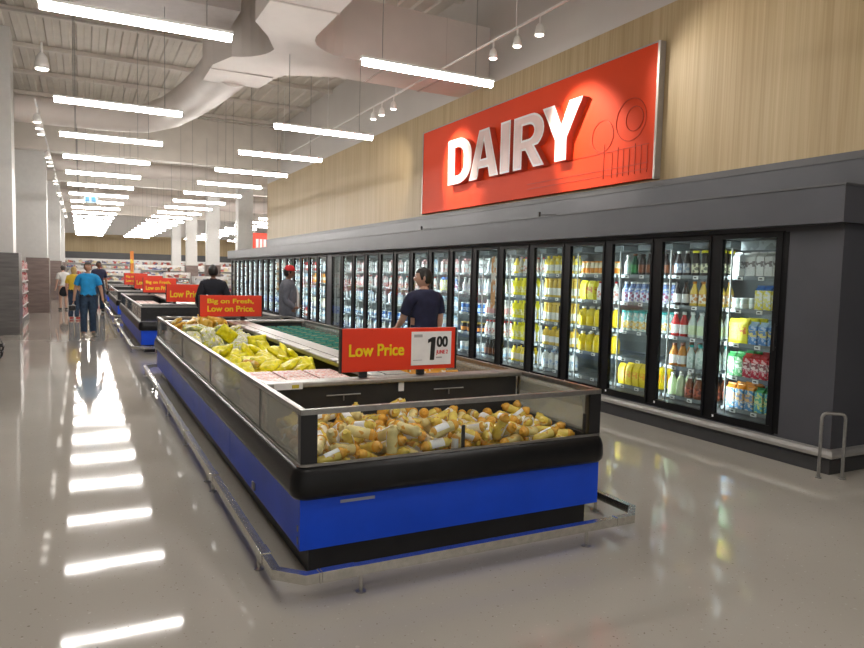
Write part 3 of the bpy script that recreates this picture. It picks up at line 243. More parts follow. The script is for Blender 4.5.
deck_m = mat('painted_deck', (.66,.61,.55), .6, var=.05, scale=2)
ZC = 7.0
mb = MB(); x = -9.0; P = []
while x < 32:
    P += [(x, ZC), (x+.13, ZC), (x+.16, ZC+.04), (x+.29, ZC+.04)]; x += .32
vs = [(px, yy, pz) for yy in (-7, 62) for px, pz in P]; n = len(P)
mb.add(vs, [(i, i+1, n+i+1, n+i) for i in range(n-1)])
mb.box(-9,32,-7,62,ZC+.08,ZC+.2)
struct('ceiling', mb, deck_m)
k = 1
for yy in [1.5+2.6*i for i in range(23)]:
    mb = MB().box(-9,32,yy-.07,yy+.07,ZC-.10,ZC)
    struct('ceiling_joist' if k else '', mb, deck_m)
for yy in (25.5, 34.0, 44.0, 53.0):
    struct('ceiling_beam', MB().box(-9,32,yy,yy+.5,5.35,ZC-.1), deck_m)

# right wall with wood look cladding
def wood_mat():
    m = bpy.data.materials.new('wood_cladding'); m.use_nodes = True; N = m.node_tree.nodes; L = m.node_tree.links; b = N['Principled BSDF']
    b.inputs['Roughness'].default_value = .55
    tc = N.new('ShaderNodeTexCoord'); prev = None
    for i, (sc_, c0, c1, st) in enumerate([((9,9,.12),(.42,.30,.145),(.56,.42,.225),.5), ((34,34,.5),(.36,.26,.13),(.62,.50,.31),.5), ((1.4,1.4,.2),(.42,.31,.16),(.52,.41,.24),.35)]):
        mp = N.new('ShaderNodeMapping'); mp.inputs['Scale'].default_value = sc_; L.new(tc.outputs['Object'], mp.inputs['Vector'])
        no = N.new('ShaderNodeTexNoise'); no.inputs['Scale'].default_value = 1; no.inputs['Detail'].default_value = 2; L.new(mp.outputs['Vector'], no.inputs['Vector'])
        cr = N.new('ShaderNodeValToRGB'); cr.color_ramp.elements[0].color = (*c0,1); cr.color_ramp.elements[1].color = (*c1,1)
        cr.color_ramp.elements[0].position = .35; cr.color_ramp.elements[1].position = .65
        L.new(no.outputs['Fac'], cr.inputs['Fac'])
        if prev is None: prev = cr.outputs['Color']
        else:
            mx = N.new('ShaderNodeMix'); mx.data_type = 'RGBA'; mx.inputs['Factor'].default_value = st
            L.new(prev, mx.inputs['A']); L.new(cr.outputs['Color'], mx.inputs['B']); prev = mx.outputs['Result']
    L.new(prev, b.inputs['Base Color']); return m
wood = wood_mat()
soffit = mat('white_wall_paint', (.62,.59,.56), .7, var=.03, scale=1)
mb = MB().box(6.63,8.6,-5,27.5,2.88,5.1,0).box(6.63,8.6,-5,27.5,5.1,ZC,1).box(6.63,8.6,-5,27.5,0,2.88,2)
struct('wall_right', mb, [wood, soffit, grey_paint])
struct('trim_1', MB().box(6.60,6.66,-5,27.52,2.82,2.895), grey_mid)
struct('trim_2', MB().box(6.61,6.63,-5,27.5,2.43,2.82), grey_paint)
# far walls
mb = MB().box(-9,32,60,60.4,2.83,4.25,0).box(-9,32,59.9,60.3,4.25,ZC,1).box(-9,32,59.9,60.3,0,2.83,2)
struct('wall_back', mb, [wood, soffit, grey_mid])
struct('wall_left', MB().box(-9.2,-9,-7,62,0,ZC), soffit)
struct('wall_far_right', MB().box(32,32.2,-7,62,0,ZC), soffit)

# cooler enclosure (part of the building)
WX = 5.63; PT = .786; A0 = 3.991; A1 = 16.9; NB = 16
E0, E1 = A0+PT*NB, A1+PT*NB
mb = MB()
mb.box(WX,6.61,3.5,4.03,0,2.12)                      # near end pillar
mb.box(WX,6.61,E0,A1,0,2.12)                         # pillar between the two door banks
mb.box(WX,6.61,E1,E1+.15,0,2.12)
mb.box(WX,6.61,4.03,E0,0,.24); mb.box(WX,6.61,A1,E1,0,.24)
mb.box(WX,6.61,4.03,E0,2.075,2.12); mb.box(WX,6.61,A1,E1,2.075,2.12)
struct('wall_cooler', mb, grey_paint)
struct('trim_3', MB().box(5.48,6.61,3.42,E1+.15,2.12,2.42), grey_mid if 0 else grey_paint)
struct('trim_4', MB().box(5.47,6.61,3.41,E1+.16,2.42,2.435), grey_mid)
bump = []
b_ = [(WX, E1+.1), (WX, 3.5), (6.6, 3.5)]
struct('trim_5', MB().loop(b_, [(0,.135),(-.0,.215),(.045,.205),(.055,.175),(.045,.145)], closed=False), mat('bumper_grey',(.55,.54,.52),.35,metal=.6))
struct('trim_6', MB().loop(b_, [(0,0),(0,.12),(.012,.12),(.012,0)], closed=False), black_plastic if 0 else mat('kick_grey',(.05,.05,.052),.5))
# service knobs on the cornice
for yy in (7.6, 11.2):
    o = MB().box(5.50,5.53,yy,yy+.03,2.435,2.50).cyl((5.515,yy+.015,2.46),(5.515,yy-.35,2.445),.006,6).build('cable_clip', black_plastic, None, (5.515,yy,2.435))
    tag(o, 'small black cable clip on the cooler ledge '+('below the D of the sign' if yy > 8 else 'nearer the right end'), 'clip')

# columns
cladm = mat('dark_metal_cladding', (.17,.16,.155), .32, metal=.75, var=.18, scale=2.2, stretch=(1,1,9))
cladb = mat('brown_metal_cladding', (.20,.155,.14), .35, metal=.6, var=.2, scale=2.2, stretch=(1,1,9))
colm = mat('column_paint', (.70,.69,.67), .5, var=.03)
for (x0, x1, yy, wx0, wx1, wy, cm) in [(-2.2,-1.40,18.5,-2.4,-1.29,18.4,cladm), (-2.0,-1.05,27.1,-1.68,-1.0,27.0,cladb), (-1.75,-.9,37.8,-1.6,-.86,37.7,cladb), (-1.6,-.9,47,-1.6,-.86,46.9,cladb)]:
    struct('column', MB().box(x0,x1,yy,yy+.8,0,ZC), colm)
    struct('column_cladding', MB().box(wx0,wx1,wy,wy+.95,0,1.90), cm)
for yy in (30, 38, 46, 54):
    struct('column', MB().box(5.98 if yy > 30 else 6.0, 6.62, yy, yy+.62, 0, ZC), colm)
    struct('column_cladding', MB().box(5.93,6.67,yy-.05,yy+.67,0,1.90), cladb)
    struct('column', MB().box(14,14.64,yy,yy+.62,0,ZC), colm)

# ducts
ductm = mat('duct_paint', (.66,.60,.56), .55, var=.04, scale=2)
def arc(cx, cy, r, a0, a1, n=8): return [(cx+r*math.cos(math.radians(a0+(a1-a0)*i/n)), cy+r*math.sin(math.radians(a0+(a1-a0)*i/n))) for i in range(n+1)]
poly = [(2.15,-4),(3.12,-4),(3.12,9.5)] + arc(3.95,9.95,.83,185,100,7)[0:] + [(6.62,10.83),(6.62,11.9),(4.05,11.9),(3.2,12.3),(3.05,13.4),(2.02,13.4),(2.02,12.3)] + arc(1.95,10.95,.78,70,0,6) + [(2.5,10.4),(2.2,9.9)]
o = MB().prism(poly, 5.1, 6.1)
duct = empty('air_duct', (3,10,5.1)); tag(duct, 'large rectangular white air duct turning into the wall above the dairy sign', 'duct')
o.build('duct_trunk', ductm, duct)
for q in [(2.14,3.13,yy,yy+.03,5.085,5.1) for yy in (1,3,5,7,9)]+[(4.6,4.63,10.81,11.92,5.085,6.11),(5.7,5.73,10.81,11.92,5.085,6.11),(2.0,3.1,12.5,12.53,5.085,5.1)]:
    MB().box(*q).build('duct_seam', mat('duct_seam_paint',(.5,.44,.41),.6), duct)
r = MB().tube([(2.55,13.35,5.5),(2.5,14.2,5.5),(2.45,15.2,5.5),(2.3,16.6,5.5),(2.0,18.2,5.48),(1.5,19.3,5.46),(.6,19.7,5.45),(-.8,19.75,5.45),(-8.9,19.75,5.45)], [.45,.44,.42,.4,.38,.35,.33,.33,.33], 20)
r.build('round_duct', ductm, duct)
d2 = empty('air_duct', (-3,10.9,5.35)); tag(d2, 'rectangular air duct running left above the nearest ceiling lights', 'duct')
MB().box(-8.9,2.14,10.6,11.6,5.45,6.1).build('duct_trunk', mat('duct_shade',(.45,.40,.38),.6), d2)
d4 = empty('air_duct', (10,30,5.2)); tag(d4, 'round duct crossing the ceiling behind the third column', 'duct')
MB().tube([(-8.9,29.6,5.5),(6,29.6,5.5),(20,29.6,5.5)], .3, 16).build('round_duct', ductm, d4)
d5 = empty('air_duct', (0,41,5.2)); tag(d5, 'far round duct crossing the whole ceiling', 'duct')
MB().tube([(-8.9,41,5.4),(30,41,5.4)], .35, 16).build('round_duct', ductm, d5)
# thin conduits under the deck
for i, yy in enumerate((13.1, 15.2, 22.6)):
    o = MB().cyl((-8,yy,6.35),(6.6,yy,6.35),.025,8).build('ceiling_pipe', mat('pipe_paint',(.5,.46,.42),.5), None, (0,yy,6.35))
    tag(o, 'thin %s pipe running across the ceiling under the deck' % ('near','middle','far')[i], 'pipe')

# ---------------------------------------------------------------- ceiling lights
tube_m = mat('light_lens', (1,1,1), .5, emit=66, ecol=(1,.955,.90))
def make_light():
    t = empty('pendant_light')
    MB().bbox(-.85,.85,-.042,.042,.032,.062,.005).build('housing', white_plastic, t)
    MB().lathe([(.034,-.835),(.039,-.82),(.039,.82),(.034,.835)],10,sy=.75).build('lens', tube_m, t).rotation_euler.y = PI/2
    for sx in (-.6,.6): MB().cyl((sx,0,.06),(sx,0,1.2 if 0 else 2.9),.005,5).build('suspension_cable', steel_dark, t)
    return t
LY = [7.16,10.98,13.75]+[16.4+2.68*i for i in range(15)]
proto = make_light(); used = False
CAB = [c_.data for c_ in proto.children if c_.name.startswith('suspension')]
DB = [(2.1,3.15,-5,10.9,5.08),(2.0,6.7,10.7,12.0,5.08),(-9,2.2,10.5,11.7,5.44),(-9,21,29.2,30.0,5.15),(-9,31,40.55,41.45,5.0),(-9,3,18.9,20.2,5.1)]
def put_light(x, y, label, group):
    global used
    o = proto if not used else copy_tree(proto)
    used = True; o.location = (x, y, 3.92)
    for c_ in o.children:
        if c_.name.startswith('suspension'):
            cx_ = x+(-.6 if c_.data is CAB[0] else .6); c_.scale.z = next(((zt_-3.92)/2.9 for (xa_,xb_,ya_,yb_,zt_) in DB if xa_ < cx_ < xb_ and ya_ < y < yb_), 1)
    tag(o, label, 'ceiling light', group)
for nm, x, ys in [('left', .52, [1.6,4.4]+LY), ('middle', 3.59, [.4,3.0]+LY), ('right', 7.75, [y for y in LY if y > 28.5]), ('far right', 10.83, [y for y in LY if y > 28.5])]:
    kk = 0
    for y in ys:
        vis = y > 5
        if nm == 'right' : y += .3
        if vis: lab = 'white linear ceiling light in the %s row, %s from the front' % (nm, ORD[kk]); kk += 1
        else: lab = 'white linear ceiling light in the %s row, %s' % (nm, 'right overhead' if y < 2 else 'just ahead of the first visible one')
        put_light(x, y, lab, 'ceiling lights of the %s row' % nm)

# track spots by the wall
spot_body = mat('spot_white', (.82,.8,.77), .3, var=.03)
bulb = mat('spot_bulb', (1,1,1), .5, emit=10, ecol=(1,.93,.84))
tr = empty('track_rail', (5.3,12,5.0)); tag(tr, 'thin white lighting track hung along the wall above the dairy sign', 'track')
MB().box(5.285,5.315,3,21,4.985,5.01).build('rail', white_plastic, tr)
for yy in (4,8,12,16,20): MB().cyl((5.3,yy,5.0),(5.3,yy,7.0),.006,5).build('hanger', white_plastic, tr)
tr2 = empty('track_rail', (-.75,20,4.72)); tag(tr2, 'thin white lighting track hung along the left columns', 'track')
MB().box(-.765,-.735,15,55,4.72,4.74).build('rail', white_plastic, tr2)
def make_spot():
    t = empty('spot_light')
    MB().cyl((0,0,0),(0,0,-.10),.012,8).build('stem', spot_body, t)
    MB().lathe([(.02,-.10),(.045,-.13),(.06,-.20),(.062,-.245)],14).build('lamp_head', spot_body, t)
    MB().lathe([(.054,-.246),(.052,-.252)],14).build('bulb', bulb, t)
    return t
sp = make_spot(); sused = False; KIDS[sp.name] = list(sp.children)
def put_spot(x, y, z, label, group, scale=1):
    global sused
    o = sp if not sused else copy_tree(sp); sused = True
    o.location = (x, y, z); o.scale = (scale,)*3; tag(o, label, 'spotlight', group); return o
def beam(parent, aim, power, angle=50, blend=.7):
    l = bpy.data.lights.new('beam', 'SPOT'); l.energy = power; l.spot_size = math.radians(angle); l.spot_blend = blend; l.shadow_soft_size = .05; l.color = (1,.9,.78)
    o = bpy.data.objects.new('beam', l); C.objects.link(o); o.parent = parent; o.location = (0,0,-.28)
    d = (Vector(aim)-(parent.location+Vector((0,0,-.28)))); o.rotation_euler = d.to_track_quat('-Z','Y').to_euler()
P3 = ('nearest', 'middle', 'farthest')
for i, y in enumerate((7.45,7.96,8.57)):
    o = put_spot(5.3,y,4.99,'clear white spotlight over the sign, %s of the near three' % P3[i], 'near three track spotlights')
    if i != 1: beam(o, (6.6,(5.0,0,8.0)[i],(3.6,0,3.7)[i]), (150,0,380)[i], (70,0,56)[i])
for i, y in enumerate((12.1,12.67,13.1)):
    o = put_spot(5.3,y,4.99,'lit white spotlight by the duct, %s of the far three' % P3[i], 'far three track spotlights')
    if i != 1: beam(o, (6.6,(11.7,0,15.5)[i],3.7), (380,0,160)[i], (56,0,60)[i])
for i, y in enumerate((17,21,25)):
    pass
yy0 = [11.3,15.7,16.4,17.1,20.6,21.4,22.2,26,26.8,30,31,34,35,38.5,39.5,43,44]
for i, y in enumerate(yy0):
    put_spot(-.75 if i else -.47, y, 4.72 if i else 4.75, 'small white spotlight on the left track, %s from the front' % ORD[i], 'left track spotlights', 1.2 if i else 1.5)

# exit sign
e = empty('exit_sign', (.25,22,3.45)); tag(e, 'small blue and white hanging exit sign between the left ceiling lights', 'sign')
MB().bbox(.08,.42,21.98,22.02,3.45,3.66,.004).build('panel', mat('pale_blue_sign',(.45,.62,.72),.4), e)
MB().box(.12,.22,21.972,21.98,3.49,3.62).box(.27,.38,21.972,21.98,3.49,3.62).build('pictogram', mat('sign_blue',(.05,.2,.4),.4), e)
for xx in (.14,.36): MB().cyl((xx,22,3.66),(xx,22,6.9),.004,5).build('hanger', steel_dark, e)

# ---------------------------------------------------------------- DAIRY sign
sg = empty('wall_sign', (6.6,9.95,2.93)); tag(sg, 'long red wall sign reading DAIRY in white letters', 'sign')
SY0, SY1, SZ0, SZ1 = 6.60, 13.30, 2.93, 4.635
MB().box(6.55,6.625,SY0,SY1,SZ0,SZ1).build('panel', mat('dairy_red', (.80,.065,.014), .6, spec=.2, var=.04, scale=1), sg)
MB().box(6.53,6.63,SY0-.035,SY0,SZ0-.01,SZ1+.01).box(6.54,6.63,SY1,SY1+.03,SZ0-.01,SZ1+.01).box(6.54,6.63,SY0,SY1,SZ1,SZ1+.02).build('frame', mat('sign_edge',(.42,.40,.38),.4,metal=.4), sg)
ln = mat('dairy_line', (.64,.05,.013), .5)
art = MB()
def ring(cy, cz, r):
    pts = [(6.545, cy+r*math.cos(2*PI*i/24), cz+r*math.sin(2*PI*i/24)) for i in range(25)]; art.tube(pts, .006, 4)
ring(7.05,3.75,.28); ring(6.98,3.75,.16); ring(7.6,3.62,.22)
for q in range(7): art.box(6.542,6.55,6.72+q*.11,6.728+q*.11,3.02,3.36+.03*(q%3))
for z in (3.06,3.14,3.38): art.box(6.542,6.55,6.7,9.4,z,z+.008)
art.box(6.542,6.55,7.55,7.56,3.02,3.5)
art.build('line_drawing', ln, sg)
lw = mat('letter_white', (.88,.86,.84), .35, var=.01); lp = mat('letter_pink', (.85,.66,.62), .35, var=.03); lr = mat('letter_return', (.62,.10,.05), .5)
def glyph(ch):
    a = lambda cx, cy, rx, ry, t0, t1, n=10: [(cx+rx*math.cos(math.radians(t0+(t1-t0)*i/n)), cy+ry*math.sin(math.radians(t0+(t1-t0)*i/n))) for i in range(n+1)]
    if ch == 'D': return [[(0,0)]+a(.42,.40,.58,.40,-90,0)+a(.42,.60,.58,.40,0,90)+[(0,1)], [(.30,.19)]+[(.30,.81)]+a(.42,.60,.26,.21,90,0)+a(.42,.40,.26,.21,0,-90)]
    if ch == 'A': return [[(0,0),(.29,0),(.345,.21),(.655,.21),(.71,0),(1,0),(.67,1),(.33,1)], [(.40,.40),(.50,.76),(.60,.40)]]
    if ch == 'I': return [[(0,0),(1,0),(1,1),(0,1)]]
    if ch == 'R': return [[(0,0),(.29,0),(.29,.34),(.40,.34),(.67,0),(1,0),(.68,.39)]+a(.55,.67,.42,.33,-55,90)+[(0,1)], [(.29,.54),(.29,.81),(.50,.81)]+a(.50,.675,.17,.135,90,-90,8)[1:]]
    if ch == 'Y': return [[(.355,0),(.645,0),(.645,.38),(1,1),(.69,1),(.5,.62),(.31,1),(0,1),(.355,.38)]]
def glyph_mesh(ch, w_, h_, ext, off, m):
    cu = bpy.data.curves.new('g', 'CURVE'); cu.dimensions = '2D'; cu.fill_mode = 'BOTH'; cu.extrude = ext; cu.offset = off
    for pl in glyph(ch):
        sp_ = cu.splines.new('POLY'); sp_.points.add(len(pl)-1); sp_.use_cyclic_u = True
        for p_, (x_, y_) in zip(sp_.points, pl): p_.co = (x_*w_, y_*h_, 0, 1)
    t = bpy.data.objects.new('tmp', cu); C.objects.link(t); bpy.context.view_layer.update()
    me = bpy.data.meshes.new_from_object(t.evaluated_get(bpy.context.evaluated_depsgraph_get())); bpy.data.objects.remove(t)
    me.materials.clear(); me.materials.append(m); return me
for ch, ya, yb, h in [('D',11.95,11.05,.86),('A',11.12,10.12,.87),('I',10.07,9.77,.87),('R',9.67,8.80,.86),('Y',8.88,7.92,.86)]:
    o = place_text('letter', glyph_mesh(ch, ya-yb, h, .06, 0, lw), sg, (6.49, ya, 3.38), ROT_WALL)
    o.data.materials.append(lr)
    for p in o.data.polygons:
        if abs(p.normal.x) < .5: p.material_index = 1
    place_text('letter_face', glyph_mesh(ch, ya-yb, h, .003, -.035, lp), o, (6.428, ya, 3.38), ROT_WALL)
# far red sign
fs = empty('wall_sign', (9.2,40,3.0)); tag(fs, 'small distant red sign with pale letters past the end of the wood wall', 'sign')
MB().box(8.7,9.85,40,40.1,2.85,3.85).build('panel', red_sign, fs)
MB().box(9.0,9.15,39.98,40,3.0,3.5).box(9.22,9.37,39.98,40,3.0,3.5).box(9.44,9.59,39.98,40,3.0,3.5).build('letter_row', white_ink, fs)
for xx in (8.9,9.7): MB().cyl((xx,40.05,3.85),(xx,40.05,7),.01,5).build('hanger', steel_dark, fs)

# ---------------------------------------------------------------- freezer islands
IX0, IX1, IL = 1.0, 3.0, 7.56
def rrect(x0, x1, y0, y1, r, n=6):
    return arc(x0+r,y0+r,r,180,270,n)+arc(x1-r,y0+r,r,270,360,n)+arc(x1-r,y1-r,r,0,90,n)+arc(x0+r,y1-r,r,90,180,n)
ZR, ZB, ZT, ZP = .865, .59, .42, .144
tub = mat('tub_black', (.02,.02,.021), .5, var=.2)
def make_island(y0, full):
    t = empty('chest_freezer', (2.0, y0, 0)); y1 = y0+IL
    MB().box(1.06,2.93,y0+.04,y1-.04,0,ZP).build('plinth', black_plastic, t)
    blue = MB().box(IX0,IX1,y0,y0+.012,ZP,ZT+.02).build('end_panel', blue_panel, t)
    MB().box(IX0,IX1,y1-.012,y1,ZP,ZT+.02).build('end_panel', blue_panel, t)
    n = 4; seg = IL/n
    for i in range(n):
        for xa, xb in ((IX0,IX0+.012),(IX1-.012,IX1)):
            MB().box(xa,xb,y0+i*seg+(.004 if i else .013),y0+(i+1)*seg-(.004 if i<n-1 else .013),ZP,ZT+.02).build('side_panel', blue_panel, t)
    MB().box(IX0+.02,IX1-.02,y0+.02,y1-.02,ZP,ZB-.13).build('body_core', black_plastic, t)
    bz = ZB-ZT
    prof = [(-.03,ZT),(.025,ZT),(.042,ZT+.02),(.047,ZT+.05),(.044,ZT+.11),(.03,ZB-.02),(.012,ZB),(-.03,ZB)]
    MB().loop(rrect(IX0,IX1,y0,y1,.05), prof, smooth=True).build('bumper', black_rubber, t)
    MB().loop(rrect(IX0,IX1,y0,y1,.03), [(.0,ZB),(.012,ZB+.002),(.012,ZB+.016),(0,ZB+.016)]).build('glass_channel', steel_dark, t)
    # inner tub
    q = .055
    tb = MB().box(IX0+.02,IX0+q,y0+.02,y1-.02,ZT,ZB).box(IX1-q,IX1-.02,y0+.02,y1-.02,ZT,ZB).box(IX0+.02,IX1-.02,y0+.02,y0+q-.005,ZT,ZB).box(IX0+.02,IX1-.02,y1-q,y1-.02,ZT,ZB)
    tb.box(IX0+.04,IX1-.04,y0+.04,y1-.04,ZT,.475)
    tb.box(IX0+q,IX1-q,y0+.98,y1-.98,.475,.575)
    tb.build('tub', tub, t)
    # top rail
    MB().loop(rrect(IX0,IX1,y0,y1,.012,2), [(-.03,ZR),(.004,ZR),(.004,ZR+.028),(-.03,ZR+.028)]).build('top_rail', steel, t)
    # posts
    for x_, y_ in ((IX0,y0),(IX1-.055,y0),(IX0,y1-.055),(IX1-.055,y1-.055)):
        w_ = .09
        xa = x_ if x_ < 2 else IX1-w_
        MB().box(xa,xa+w_,y_+.002,y_+.05,ZB,ZR).build('corner_post', black_plastic, t)
    gy = [y0+.055, y0+.93, y0+2.83, y0+4.73, y0+6.63, y1-.055]
    for i in range(5):
        for xa in (IX0+.004, IX1-.012):
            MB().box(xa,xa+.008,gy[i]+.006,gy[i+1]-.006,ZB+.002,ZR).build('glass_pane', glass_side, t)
            if i: MB().box(xa-.003,xa+.013,gy[i]-.006,gy[i]+.006,ZB,ZR).build('glass_post', black_plastic, t)
    for ya in (y0+.004, y1-.012): MB().box(IX0+.09,IX1-.09,ya,ya+.008,ZB+.002,ZR).build('glass_pane', glass, t)
    # dividers
    for yd in (y0+.93, y1-.93):
        MB().box(IX0+q,IX1-q,yd-.03,yd+.03,.475,ZR+.0).build('divider', tub, t)
        sgn = 1 if yd < y0+2 else -1
        MB().bbox(IX0+.02,IX1-.02,yd-.07,yd+.07,ZR-.005,ZR+.03,.008).build('divider_cap', steel, t)
    MB().box(1.97,2.03,y0+.96,y1-.96,.475,ZR).build('divider', tub, t)
    MB().bbox(1.80,2.10,y0+1.0,y1-1.0,ZR-.01,ZR+.035,.012).build('divider_cap', steel, t)
    MB().box(1.90,1.91,y0+1.0,y1-1.0,ZR+.034,ZR+.04).build('cap_groove', steel_dark, t)
    if full:
        for yy in (y0+1.35,y0+1.8,y0+2.6,y0+3.6,y0+4.6,y0+5.4):
            MB().bbox(1.79,1.85,yy,yy+.10,ZR+.034,ZR+.045,.003).build('price_clip', paper, t)
        tg = MB().box(1.075,1.26,y0+.852,y0+.858,ZR-.012,ZR+.026).build('price_tag', paper, t)
        MB().box(1.19,1.235,y0+.848,y0+.852,ZR-.004,ZR+.018).build('tag_patch', mat('tag_yellow',(.6,.5,.05),.5), tg)
        for xx in (1.55,2.35): MB().cyl((xx-.12,y0+.88,ZR-.07),(xx+.12,y0+.88,ZR-.07),.005,6).cyl((xx,y0+.88,ZR-.07),(xx,y0+.88,ZR-.11),.004,6).build('wire_hook', steel, t)
        MB().box(1.955,1.995,y0+.885,y0+.895,ZR-.07,ZR-.01).build('price_tag', paper, t)
        for xx, z1_ in ((1.97,.735),(2.87,.74)): MB().bbox(xx,xx+.022,y0+.014,y0+.024,ZB+.002,z1_,.003).build('glass_clip', black_plastic, t)
        MB().bbox(1.22,1.42,y0-.004,y0,ZT-.045,ZT-.028,.0015).build('name_plate', mat('plate_grey',(.35,.38,.5),.4), t)
        MB().bbox(IX0-.012,IX0,y0+1.02,y0+1.09,.165,.215,.004).build('drain_latch', steel, t)
        MB().bbox(IX0-.004,IX0,y0+.03,y0+.045,.17,.21,.001).bbox(IX0-.004,IX0,y0+.03,y0+.045,.24,.27,.001).build('hinge', steel, t)
    return t
isl = make_island(3.39, True)
tag(isl, 'large blue sided chest freezer in the foreground holding yellow rolls', 'freezer', 'chest freezer islands')
isl2 = make_island(14.1, False); tag(isl2, 'blue sided chest freezer, second in the line behind the foreground one', 'freezer', 'chest freezer islands')
for y_, nm in ((23.7,'third'),(33.3,'fourth')):
    o = copy_tree(isl2); o.location = (2.0,y_,0); tag(o, 'blue sided chest freezer, %s in the line of islands' % nm, 'freezer', 'chest freezer islands')

# bump rails on posts round the islands
def make_rail(y0):
    t = empty('bumper_rail', (2, y0, 0)); a, b, c, d = .835, 3.165, y0-.27, y0+IL+.27; k = .12
    path = [(a+k,c),(b-k,c),(b,c+k),(b,d-k),(b-k,d),(a+k,d),(a,d-k),(a,c+k)]
    MB().loop(path, [(-.022,.095),(.022,.095),(.022,.145),(-.022,.145)]).build('rail_bar', rail_steel, t)
    pts = [(1.24,c),(2.69,c),(1.24,d),(2.69,d)]
    for yy in [y0+.2,y0+1.64,y0+1.9,y0+3.1,y0+4.5,y0+6.2,y0+IL]: pts += [(a,yy),(b,yy)]
    for x_, y_ in pts:
        p = MB().cyl((x_,y_,0),(x_,y_,.10),.011,10).build('post', rail_steel, t)
        MB().cyl((x_,y_,0),(x_,y_,.006),.028,12).build('base_plate', steel_dark, p)
    for x_, y_, dx, dy in [(1.12,c,.09,.027),(1.02,c,.005,.027),(b-.25,c,.004,.027),(a,y0+.1,.027,.06),(a,y0+1.6,.027,.05),(a,y0+3.1,.027,.05),(a,y0+4.4,.027,.05)]:
        MB().bbox(x_-dx,x_+dx,y_-dy,y_+dy,.092,.148,.002).build('sleeve', rail_steel, t)
    return t
rl = make_rail(3.39); tag(rl, 'low stainless bumper rail around the foreground freezer', 'rail', 'freezer bumper rails')
for y_, nm in ((14.1,'second'),(23.7,'third'),(33.3,'fourth')):
    o = copy_tree(rl); o.location = (2,y_,0); tag(o, 'low stainless bumper rail around the %s freezer' % nm, 'rail', 'freezer bumper rails')

# signs on the freezers
def sign(x0, x1, y, z0, z1, label, lines, card=False, legs=True):
    t = empty('price_sign', ((x0+x1)/2, y, z0)); tag(t, label, 'sign', 'red signs over the freezers')
    MB().bbox(x0,x1,y,y+.02,z0,z1,.003).build('panel', red_sign, t)
    MB().box(x0-.012,x0,y-.004,y+.03,z0-.005,z1).box(x1,x1+.012,y-.004,y+.03,z0-.005,z1).box(x0,x1,y+.02,y+.03,z0,z1).build('backing_frame', black_plastic, t)
    for xx in (x0+.13,x1-.3): MB().box(xx,xx+.06,y+.012,y+.03,ZR+.0305,z0+.01).build('leg', black_plastic, t)
    for (body, xx, zz, wd, ht) in lines:
        place_text('lettering', text_mesh('lettering', body, .1, yellow_ink, .0015, 0, bold=.0026), t, (xx, y-.002, zz), ROT_FRONT, (wd, ht))
    if card:
        c = MB().bbox(2.065,2.385,y-.006,y-.001,.965,1.205,.001).build('price_card', paper, t)
        one = MB(); pl = [(.022,0),(.056,0),(.066,.165),(.040,.165),(.006,.148),(.004,.122),(.030,.132)]; one.add([(2.19+a_,y-yy_,1.0+b_) for yy_ in (.0085,.006) for a_,b_ in pl],[list(range(7)),[7+i_ for i_ in range(7)][::-1]]+[(i_,(i_+1)%7,7+(i_+1)%7,7+i_) for i_ in range(7)]); one.build('price_digit', black_ink, c)
        place_text('price_digit', text_mesh('d', '00', .1, black_ink, .001, 0, bold=.0035), c, (2.265,y-.0075,1.092), ROT_FRONT, (.09,.078))
        place_text('price_date', text_mesh('d', 'JUNE 2', .1, red_ink, .001, 0, bold=.0022), c, (2.262,y-.0075,1.035), ROT_FRONT, (.095,.036))
        MB().box(2.085,2.15,y-.0075,y-.006,1.165,1.185).box(2.08,2.15,y-.0075,y-.006,1.0,1.004).box(2.262,2.31,y-.0075,y-.006,1.012,1.022).build('fine_print', grey_ink, c)
sign(1.55,2.42,4.32,.935,1.232,'red Low Price sign with a white 1.00 card on the foreground freezer',[('Low Price',1.60,1.04,.41,.085)],True)
sign(1.475,2.34,10.0,.95,1.255,'red Big on Fresh sign at the far end of the foreground freezer',[('Big on Fresh,',1.575,1.12,.65,.085),('Low on Price.',1.575,1.02,.66,.085)])
sign(1.55,2.42,15.0,.935,1.30,'red Low Price sign at the near end of the second freezer',[('Low Price',1.62,1.03,.62,.14)])
sign(1.53,2.40,20.7,.945,1.36,'red Big on Fresh sign at the far end of the second freezer',[('Big on Fresh,',1.60,1.17,.66,.11),('Low on Price.',1.60,1.02,.66,.11)])
sign(1.55,2.42,24.6,.95,1.38,'red Low Price sign at the near end of the third freezer',[('Low Price',1.62,1.08,.62,.14)])
sign(1.53,2.40,30.3,.95,1.42,'red sign with yellow lettering at the far end of the third freezer',[('Big on Fresh,',1.60,1.22,.66,.11),('Low on Price.',1.60,1.06,.66,.11)])

